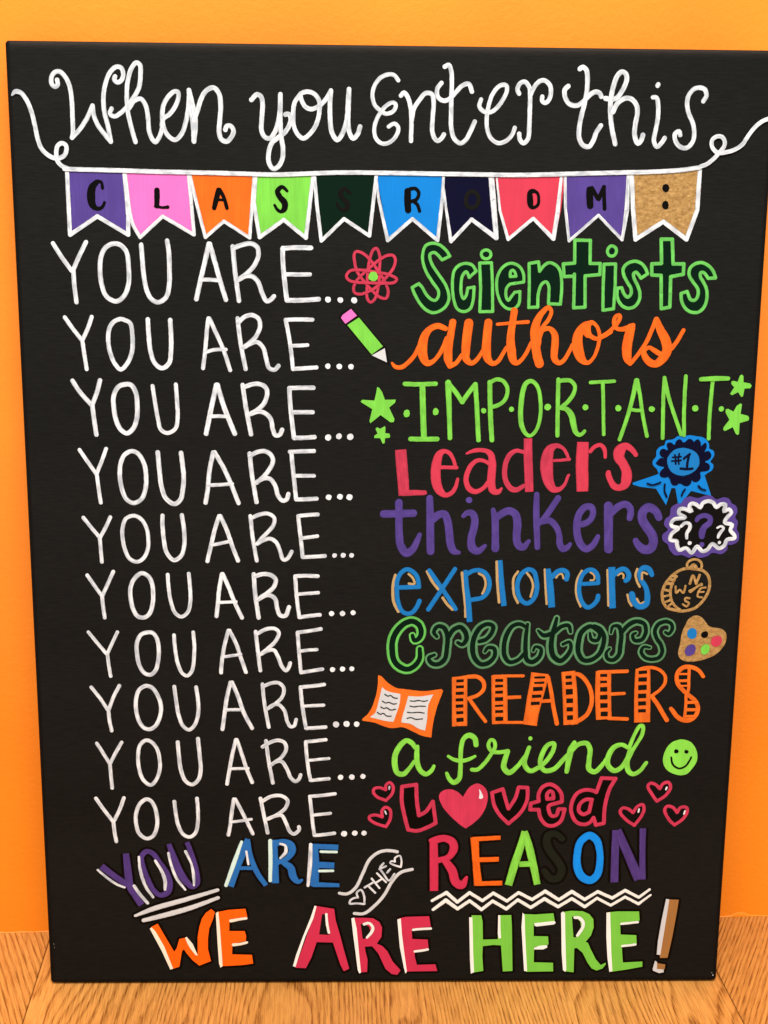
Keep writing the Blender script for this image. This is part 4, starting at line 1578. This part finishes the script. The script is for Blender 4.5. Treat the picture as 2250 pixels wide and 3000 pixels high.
G book_drawing open orange book with two white pages of scribbled lines
L cover orange2 f
s -142,4417* -109,4409 -1,4302 108,4240 194,4229 356,4207 497,4202 691,4230* 711,4202* 631,3964 585,3735 567,3558* 452,3581 320,3644 189,3701 113,3695 37,3689 -71,3718 -180,3763 -343,3792* -348,3814* -257,3906 -182,4087 -146,4280
L page grey2 f
s -89,4254* -21,4201 152,4161* 142,4031 64,3775* -50,3792 -246,3843* -181,3894 -155,3963 -118,4121
L page grey2 f
s 255,4133* 411,4128 530,4145 584,4159* 521,4009 508,3827 483,3655* 385,3689 297,3747 167,3769* 187,3872 219,3986
L scribble black 14
-53,4158 -10,4133 22,4144 66,4110 115,4105
-85,4065 -42,4040 2,4048 56,4025 101,4031
-104,3985 -63,3963 -25,3974 24,3942 94,3954
-149,3911 -105,3883 -73,3897 -24,3860 34,3858
280,4068 337,4065 391,4075 456,4063 510,4074
278,3997 338,3986 403,3997 484,3992
247,3912 306,3904 382,3912 469,3901
242,3826 296,3838 351,3815 448,3821
G lettering orange capitals with ladder rung stems reading READERS
L R orange2 47
c 856,4066,44 863,3713,45
c 925,4396,204 939,3719,201
850,4371 947,4383,44 1055,4400,55 1163,4395,55 1240,4327,55 1243,4225,53 1169,4146,51 1051,4100,55
1062,4089,49 1140,3976,51 1230,3850,49 1281,3782,45
@canvas c 883,4340,38 980,4347,38
@canvas c 880,4259,38 984,4263,38
@canvas c 878,4170,42 984,4175,42
@canvas c 880,4080,42 981,4084,42
@canvas c 882,3993,44 982,3998,44
@canvas c 890,3902,40 985,3907,40
@canvas c 894,3802,56 990,3810,56
L E orange2 41
c 1443,4420,208 1470,3750,210
1367,4405 1538,4411 1760,4413
c 1546,4114,52 1740,4122,45
1470,3770 1765,3770
@canvas c 1393,4351,41 1497,4351,41
@canvas c 1392,4270,39 1499,4276,35
@canvas c 1397,4188,41 1498,4191,41
@canvas c 1396,4092,54 1504,4096,54
@canvas c 1399,4000,27 1506,4006,27
@canvas c 1404,3921,39 1509,3925,39
@canvas c 1409,3820,55 1512,3823,55
L A orange2 53
c 1976,4451,232 1958,4303,223 1917,4085,204 1886,3885,185 1866,3735,191
2087,4402,48 2132,4204,54 2167,4005,55 2224,3755,59
c 2013,4065,49 2146,4075,49
@canvas c 1903,4392,29 2049,4396,29
@canvas c 1905,4318,29 2040,4323,29
@canvas c 1893,4233,58 2021,4239,54
@canvas c 1882,4134,43 2006,4138,43
@canvas c 1871,4035,45 1987,4040,45
@canvas c 1853,3941,45 1964,3947,45
@canvas c 1830,3820,64 1930,3830,64
@canvas f 2077,4273 2111,4105 2041,4090
L D orange2 45
c 2349,4476,184 2379,4204,194 2411,3741,196
2417,4447 2503,4427,58 2602,4324,58 2665,4175,58 2671,4026,58 2620,3886,59 2528,3806,59 2434,3766,59
@canvas c 2315,4394,43 2395,4402,43
@canvas c 2320,4311,43 2405,4315,43
@canvas c 2327,4194,78 2419,4200,78
@canvas c 2338,4071,66 2426,4075,62
@canvas c 2346,3954,60 2430,3956,60
@canvas c 2356,3838,63 2436,3842,63
L E orange2 50
c 2811,4482,205 2820,4155,212 2844,3816,207
2745,4467 2877,4472 3124,4481
2924,4166,49 3100,4176,43
2906,3831 3155,3822
@canvas c 2770,4423,41 2862,4425,41
@canvas c 2774,4334,35 2864,4336,33
@canvas c 2776,4231,62 2871,4235,62
@canvas c 2780,4122,62 2879,4126,62
@canvas c 2788,4008,66 2886,4012,64
@canvas c 2798,3892,63 2893,3894,63
L R orange2 45
c 3326,4518,193 3337,4206,214 3353,3777,214
3256,4493 3349,4528 3444,4533 3560,4493 3626,4415 3626,4316 3555,4216 3473,4151
3464,4137,58 3546,4027,59 3619,3907,59 3682,3807,59
@canvas c 3274,4465,45 3385,4473,45
@canvas c 3275,4368,58 3387,4373,58
@canvas c 3277,4257,70 3391,4264,70
@canvas c 3281,4142,64 3389,4146,62
@canvas c 3288,4039,59 3391,4043,55
@canvas c 3293,3937,45 3394,3941,45
@canvas c 3299,3847,33 3398,3855,33
L S orange2 53
4131,4410,49 4064,4494,54 3966,4539,58 3871,4538,62 3803,4484,62 3779,4405,58 3803,4306,58 3880,4217,58 3960,4147,59 4040,4078,59 4084,3988,59 4071,3888,59 3998,3817,69 3903,3807,65 3814,3857,63 3752,3937,59 3726,3967,55
w41 3938,4534 3942,4376 3942,4207 3921,4167 3922,4057 3920,3928 3911,3827
@orange2 c 3810,4445,29 3924,4445,29
@orange2 c 3805,4351,39 3929,4356,39
@orange2 c 3828,4281,25 3933,4284,25
@orange2 c 3927,4052,43 4080,4058,43
@orange2 c 3933,3953,45 4076,3953,43
@orange2 c 3919,3862,35 4053,3863,35
G lettering lime3 green script words reading a friend
L a lime3 56
358,3411,56 316,3476,67 241,3514,70 153,3439,76 93,3310,76 88,3180,79 123,3064,73 199,3042,71 280,3122,56 347,3223,51
385,3432,53 379,3324,70 388,3194,73 437,3085,70 507,3042,65 581,3100,56 607,3158,45
L f lime3 61
1162,3454,70 1146,3541,73 1070,3591,76 996,3541,64 965,3411,62 961,3252,59 962,3107,62 946,2976,68 879,2925,71 816,2976,62 780,3056,45
w43 796,3296,39 866,3252,51 976,3230,56 1084,3259,51 1152,3296,39
L r lime3 56
1115,3107,56 1184,3107,56 1278,3194,56 1357,3310,51 1415,3426,53 1399,3512,50 1358,3526,50 1326,3454,51 1369,3368,53 1465,3351,56 1588,3368,62* 1556,3267,70 1540,3136,76 1610,3064,76 1717,3151,62 1823,3296,62
L i lime3 62
1868,3420,56 1833,3309,62 1815,3181,68 1893,3089,68 2012,3141,62
d 1882,3547,56
L e lime3 56
2013,3133,56 2115,3245,62 2192,3388,62 2197,3476,59 2122,3460,62 2044,3325,68 2026,3181,62 2089,3093,68 2210,3117,68 2340,3261,62 2442,3373,62
L n lime3 62
2470,3492,56 2426,3389,87 2401,3245,78 2381,3077,59
2441,3389,71 2529,3468,65 2634,3476,68 2680,3389,71 2674,3245,68 2679,3117,75 2756,3077,72 2858,3181,62 2929,3293,59
L d lime3 62
3180,3421,56 3102,3460,59 2998,3421,71 2929,3293,75 2926,3181,72 3013,3093,72 3102,3133,65 3180,3261,62 3219,3389,68
3202,3421,56 3262,3595,49 3331,3722,56 3369,3722,52 3367,3611,53 3298,3468,50 3229,3341,62 3182,3213,72 3211,3085,72 3273,3045,66 3362,3093,56 3440,3206,53
G smiley_face_drawing round lime3 green smiling face
L head lime3 f
s 3884,3532 4023,3493 4105,3373 4120,3246 4059,3118 3973,3037 3851,3037 3726,3101 3664,3214 3675,3341 3751,3477
L eye black f
s 3836,3397 3866,3370 3849,3341 3808,3349 3809,3386
s 3968,3389 4000,3365 3979,3333 3943,3349 3947,3381
L mouth black 25
3769,3285 3798,3182 3884,3126 3966,3158 4015,3230 4038,3286
G lettering black letters outlined in coral red with a solid heart reading Loved
L L red4 53
k:black 187,2867* 378,2896* 388,2670 419,2456* 508,2508 602,2655* 646,2346* 539,2287 401,2235 277,2250* 233,2420 189,2640
L heart red4 f
s 1007,2721* 1040,2787 1107,2874 1202,2911 1300,2845 1337,2728 1294,2522 1187,2375 1051,2268* 981,2316 826,2464 727,2596 683,2728 723,2801 819,2830 916,2801
L heart_shine white f
f 1215,2833 1239,2808 1272,2735 1273,2706 1246,2691 1218,2701 1226,2772
L v red4 51
k:black 1391,2779* 1534,2833* 1572,2698 1618,2551* 1703,2698 1747,2859* 1867,2852* 1863,2669 1779,2492 1624,2337* 1503,2463 1423,2610
L e red4 53
k:black 2333,2651* 2321,2764 2249,2861 2157,2901 2067,2861 2017,2764 2021,2659* 1915,2627* 1911,2538* 2025,2538* 2051,2424 2139,2318 2238,2310 2328,2375 2375,2545* 2291,2546* 2264,2456 2203,2448 2162,2521 2160,2594 2212,2618*
k:black 2217,2699* 2206,2780 2175,2804 2131,2764 2134,2691*
L d red4 53
k:black 2851,2989* 3041,2981* 2964,2828 2914,2586 2909,2342* 2803,2317* 2768,2423* 2725,2358 2650,2326 2542,2358 2468,2489 2463,2618 2526,2764 2630,2820 2737,2812 2791,2788*
k:black 2735,2683* 2651,2683 2577,2618 2566,2521 2629,2472 2704,2505*
G heart_drawing small red heart outline before Loved, upper of the two
L heart red4 43
k:black2 -29,2823* -26,2889 22,2926 70,2874 58,2772 -24,2670* -141,2721 -194,2787 -183,2838 -115,2853
L heart_shine white 20
20,2867,25 17,2831,20
G heart_drawing small red heart outline before Loved, lower of the two
L heart red4 43
k:black2 -70,2435* -78,2523 -30,2575 32,2538 34,2405 -21,2295* -166,2346 -242,2405 -242,2442 -167,2464
L heart_shine white 18
-36,2520 -19,2476
G heart_drawing small red heart outline right of Loved, lower left of the three
L heart red4 45
k:black2 3297,2496* 3357,2585 3424,2610 3443,2537 3410,2439 3324,2312* 3213,2390 3124,2504 3152,2561 3221,2553
L heart_shine white 25
3377,2545 3368,2504
G heart_drawing small red heart outline right of Loved, uppermost of the three
L heart red4 45
k:black2 3641,2836* 3683,2909 3751,2928 3785,2860 3730,2747 3612,2658* 3547,2747 3479,2876 3515,2917 3585,2892
L heart_shine white 25
3733,2857 3723,2825
G heart_drawing small red heart outline right of Loved, lower right of the three
L heart red4 45
k:black2 3893,2496* 3938,2569 4015,2569 4030,2512 3978,2406 3868,2316* 3779,2406 3723,2536 3754,2585 3831,2569
L heart_shine white 22
3997,2520 3986,2474
G lettering purple letters with white shading and a double underline reading YOU
L Y purple2 76
c -3839,1729,94 -3705,1616,86 -3557,1496,86 -3497,1451,72
c -3505,1914,83 -3489,1691,100 -3463,1436,104 -3398,1300,90 -3319,1164,96
L Y_shade white 33
-3889,1676,34 -3762,1557,37 -3641,1466,37 -3539,1421,32
w46 -3410,1443 -3342,1330 -3235,1191
L O purple2 71
o -3227,1943 -3298,1869,74 -3282,1720 -3225,1541 -3147,1375 -3065,1307 -2967,1345,87 -2930,1465,86 -2974,1630,86 -3066,1794,72 -3145,1913
L O_shade white 38
-3332,1862 -3318,1660,46 -3255,1436,46 -3160,1277,38
w41 -3114,1809 -3029,1645,49 -2991,1510,52 -2997,1390
L U purple2 64
c -2929,2050,66 -2871,1868,86 -2794,1644,109 -2701,1494,92 -2626,1427,72 -2563,1479,72 -2567,1614,81 -2623,1883,72 -2685,2076,66
L U_shade white 38
-2936,1920 -2915,1794 -2838,1555,43 -2724,1386,32
w36 -2707,1942,43 -2639,1779,34 -2608,1614,46 -2605,1449,29
L underline white2 53
-3407,1006,41 -3154,1111,70 -2735,1239,67 -2288,1381,49
-3298,937,58 -3018,1012,73 -2668,1117,70 -2283,1268,49
G lettering blue letters with pale shading reading ARE in the eleventh row
L A blue3 74
c -1875,2122,66 -1934,1950,100 -2017,1708,83 -2110,1430,84
c -1876,2114,66 -1839,1864,73 -1746,1621,74 -1635,1446,67
c -2001,1699,50 -1793,1699,57
L A_shade mint 50
-1956,2079,40 -2048,1812,60 -2174,1447,50
@white w33 -1894,1941 -1869,1756
L R blue3 89
c -1532,2108,106 -1511,1777,90 -1509,1481,101
-1517,2053,93 -1389,2079,86 -1301,2035,106 -1278,1949,100 -1350,1837,73 -1471,1785,73
-1391,1776,77 -1303,1707,100 -1264,1568,100 -1200,1498,67 -1151,1524,40
L R_shade mint 50
-1572,2096,56 -1570,1811,57 -1578,1516,50
@white -1437,2053,33 -1373,2027,40 -1366,1932,50 -1439,1846,33
L E blue3 83
c -989,2049,110 -965,1776,97 -982,1436,118
c -1037,2018,73 -660,2000,83
c -974,1750,94 -713,1737,90
c -1006,1462,77 -644,1449,57
L E_shade white 50
-1029,2044,50 -1041,1741,63 -1068,1445,44
@mint w38 -893,1940 -684,1934
@mint w38 -913,1659 -732,1662
G ribbon_drawing white waving ribbon with the word THE between two hearts
L ribbon_edge white2 46
-643,1330 -538,1321 -425,1409 -329,1618 -234,1826 -106,1930 22,1951 135,1933
-440,1031 -310,1030 -165,1145 -36,1303 75,1512 187,1634 339,1678
L heart white 30
o -392,1268* -409,1339 -353,1382 -312,1303 -303,1171* -408,1180 -505,1181 -489,1233 -441,1260
L heart white 27
o 104,1791* 104,1843 168,1878 193,1808 186,1713* 105,1739 40,1774 56,1800
L T white 30
-304,1417 -192,1487
-256,1443 -158,1338
L H white 30
-208,1548 -102,1408
-136,1626 -14,1495
-151,1487 -63,1548
L E white 30
-49,1774 -96,1705 -47,1617 26,1521 98,1617
1,1635 41,1687
-104,1687* -16,1730
G lettering multicoloured capitals reading REASON
L R red3 107
c 621,2106,108 632,1761,117 639,1361,114
582,2096,60 650,2106,100 766,2127,100 873,2075,113 895,1970,113 829,1855,89 674,1803,81
791,1793,101 881,1656,122 934,1487,122 1013,1445,122 1079,1561,41
L E orange 89
c 1173,2141,113 1201,1781,97 1238,1444,114
c 1144,2112,68 1523,2136,60
c 1180,1813,69 1508,1823,69
c 1198,1465,65 1564,1475,69
L A lime3 107
c 1841,2229,72 1799,2011,101 1728,1759,109 1649,1443,102
c 1850,2229,72 1916,1990,105 1983,1717,101 2041,1453,90
c 1787,1749,81 1963,1755,81
L S darkgreen2 89
2360,2110,81 2270,2187,93 2173,2173,105 2147,2073,109 2201,1937,109 2303,1800,109 2367,1674,110 2322,1548,110 2224,1537,102 2126,1654,89
L O blue4 100
o 2719,2166,109 2605,2072,101 2568,1884,101 2581,1695,110 2655,1557,114 2765,1515,114 2850,1589,106 2881,1778,97 2870,1946,93 2819,2103,105
L N purple2 89
c 3080,2243,105 3082,1883,105 3091,1483,110
c 3095,2243,113 3225,1967,117 3357,1672,130 3423,1524,131
c 3441,2269,89 3454,1883,81 3472,1524,90
G zigzag_underline pair of white zigzag lines under REASON
L zigzag ivory 43
615,1217,41* 809,1335,53* 959,1195,47* 1123,1334,47* 1302,1215,47* 1446,1327,47* 1636,1210,47* 1790,1333,47* 1980,1230,47* 2152,1353,53* 2344,1225,47* 2516,1346,53* 2698,1229,47* 2870,1345,47* 3072,1249,47* 3244,1363,47* 3436,1259,41* 3578,1375,35*
631,1085,41* 802,1223,59* 965,1095,47* 1125,1215,47* 1291,1083,47* 1440,1210,47* 1630,1093,47* 1783,1227,47* 1964,1113,47* 2146,1241,53* 2338,1123,47* 2520,1244,47* 2702,1122,47* 2865,1249,41* 3057,1142,41* 3248,1266,41* 3437,1163,41* 3596,1295,29*
G lettering orange block capitals with cream edges reading WE
L W orange3 f
f -3200,837 -3108,887 -3055,783 -2989,646 -2895,469 -2859,523 -2821,660 -2744,675 -2696,629 -2577,414 -2572,690 -2545,843 -2507,965 -2450,1048 -2379,1101 -2332,1055 -2354,964 -2413,812 -2433,659 -2436,506 -2397,328 -2557,260 -2646,337 -2728,445 -2762,507 -2790,476 -2831,245 -2916,215
L W_edge cream f
f -3218,814 -3193,833 -3139,768 -3033,554 -2916,215 -2955,202 -2991,292 -3063,477
f -2744,678 -2720,691 -2641,583 -2575,414 -2603,417 -2671,507 -2711,583
L E orange3 f
f -2304,1055 -2143,1088 -1918,1103 -1900,1024 -1894,986 -2134,948 -2141,773 -1932,772 -1912,703 -1920,627 -2102,581 -2109,428 -1838,419 -1822,288 -1974,265 -2248,251 -2279,505
L E_edge cream f
f -2318,1040 -2283,1063 -2266,811 -2256,582 -2241,251 -2270,228 -2289,289 -2305,628
w38 -2118,925,47 -2006,948 -1908,963
w38 -2089,569,47 -1997,581 -1906,604
G lettering coral red block capitals with ivory edges reading ARE in the last row
L A red3 f
f -967,1143 -716,1099 -695,929 -639,730 -575,468 -507,205 -581,167 -631,268 -730,600 -955,605 -1025,377 -1103,215 -1251,224 -1152,501 -1052,808
@canvas f -877,1021 -839,1021 -821,853 -779,715 -919,723
L A_edge ivory f
f -978,1150 -953,1135 -996,960 -1109,685 -1194,409 -1244,239 -1279,247 -1236,409 -1137,701 -1038,960
w36 -821,1021 -811,883 -786,746
L R red3 f
f -464,966 -296,966 -184,958 -100,904 -60,820 -70,682 -132,582 -54,544 17,466 89,311 200,179 154,113 76,125 -9,203 -110,436 -195,544 -294,537 -286,467 -257,344 -261,158 -377,150
@canvas f -352,874 -317,882 -239,836 -218,759 -280,667 -323,652 -340,775
L R_edge ivory f
f -481,959 -443,971 -407,806 -378,499 -345,150 -369,135 -391,189 -427,499 -456,729
w41 -307,874,41 -240,889 -186,820 -211,744,44 -266,675,35
L E red3 f
f 166,957 264,979 580,989 603,833 344,803 353,650 564,642 577,511 383,473 392,380 421,264 676,270 702,169 281,163
L E_edge ivory f
f 146,942 192,957 211,727 250,419 285,163 267,132 245,218 185,527
w36 362,788 477,800 604,807
w36 390,465 482,477 566,495
G lettering lime green block capitals with ivory edges reading HERE
L H lime2 f
f 1157,999 1290,998 1311,906 1321,636 1527,642 1523,998 1699,1001 1714,819 1741,164 1608,155 1572,549 1472,556 1323,538 1320,389 1337,166 1199,141
L H_edge ivory f
f 1126,968 1169,968 1179,760 1192,452 1212,147 1168,126 1152,328 1136,698
f 1523,998 1551,997 1558,820 1571,660 1538,648 1524,722
L E lime2 f
f 1860,1015 2023,1008 2276,1026 2298,904 2011,874 2017,686 2215,683 2225,559 2028,523 2030,294 2297,284 2304,156 1926,151
L E_edge ivory f
f 1854,1037 1883,1003 1896,757 1915,511 1943,157 1903,163 1877,449 1847,819
f 2019,880 2297,910 2315,885 2288,861 2052,831 2023,843
f 2028,511 2107,541 2208,549 2209,516 2154,488 2029,486
L R lime2 f
f 2400,1044 2517,1062 2676,1055 2768,1012 2827,939 2838,816 2803,693 2734,601 2768,582 2812,483 2887,334 2959,247 3025,284 3029,259 2984,197 2905,166 2835,197 2775,285 2701,434 2618,508 2582,502 2587,142 2461,155
@canvas f 2534,976 2566,982 2648,903 2663,817 2600,669 2566,669 2547,817
L R_edge ivory f
f 2381,1032 2405,1053 2434,1026 2452,694 2485,174 2467,151 2438,174 2410,447 2396,756
w47 2572,964,42 2634,958 2688,890 2685,817 2649,743 2617,694,40
L E lime2 f
f 3037,1040 3150,1052 3449,1051 3464,916 3197,880 3211,708 3427,697 3439,571 3236,535 3262,286 3532,300 3535,223 3326,180 3117,150
L E_edge ivory f
f 3004,1034 3054,1040 3071,794 3096,424 3124,156 3083,144 3045,362 3017,671
w35 3215,868 3327,880 3440,894
w35 3241,535 3343,547 3422,559
G lettering tan exclamation mark with a pale edge at the end of the last row
L exclamation_bar tan2 f
f 3847,1227 3986,1220 3970,1037 3928,668 3879,353 3774,353 3771,421 3824,915
L exclamation_dot tan2 f
f 3727,275 3854,253 3846,178 3726,185
L exclamation_edge grey2 f
f 3813,1235 3855,1227 3840,1038 3803,669 3778,396 3726,403 3732,607 3767,915
f 3708,310 3737,291 3740,185 3835,178 3837,135 3775,122 3687,160 3682,191
"""
draw(DATA)
# small worn specks of bare primer on the rolled edges
specks = Strokes()
for x, z, r in ((0.2262, 0.0045, 0.00045), (0.2254, 0.0062, 0.00025), (-0.2262, 0.0295, 0.0002), (-0.2258, 0.027, 0.00015)):
    specks.fill([(x + r * math.cos(a / 8 * math.tau) * (0.7 + 0.5 * random.random()), z + r * math.sin(a / 8 * math.tau)) for a in range(8)], 'grey2', 0.00006, skirt=False)
specks.build('worn_specks', canvas, 'tiny chips of bare primer at the lower corners')
bpy.context.view_layer.update()
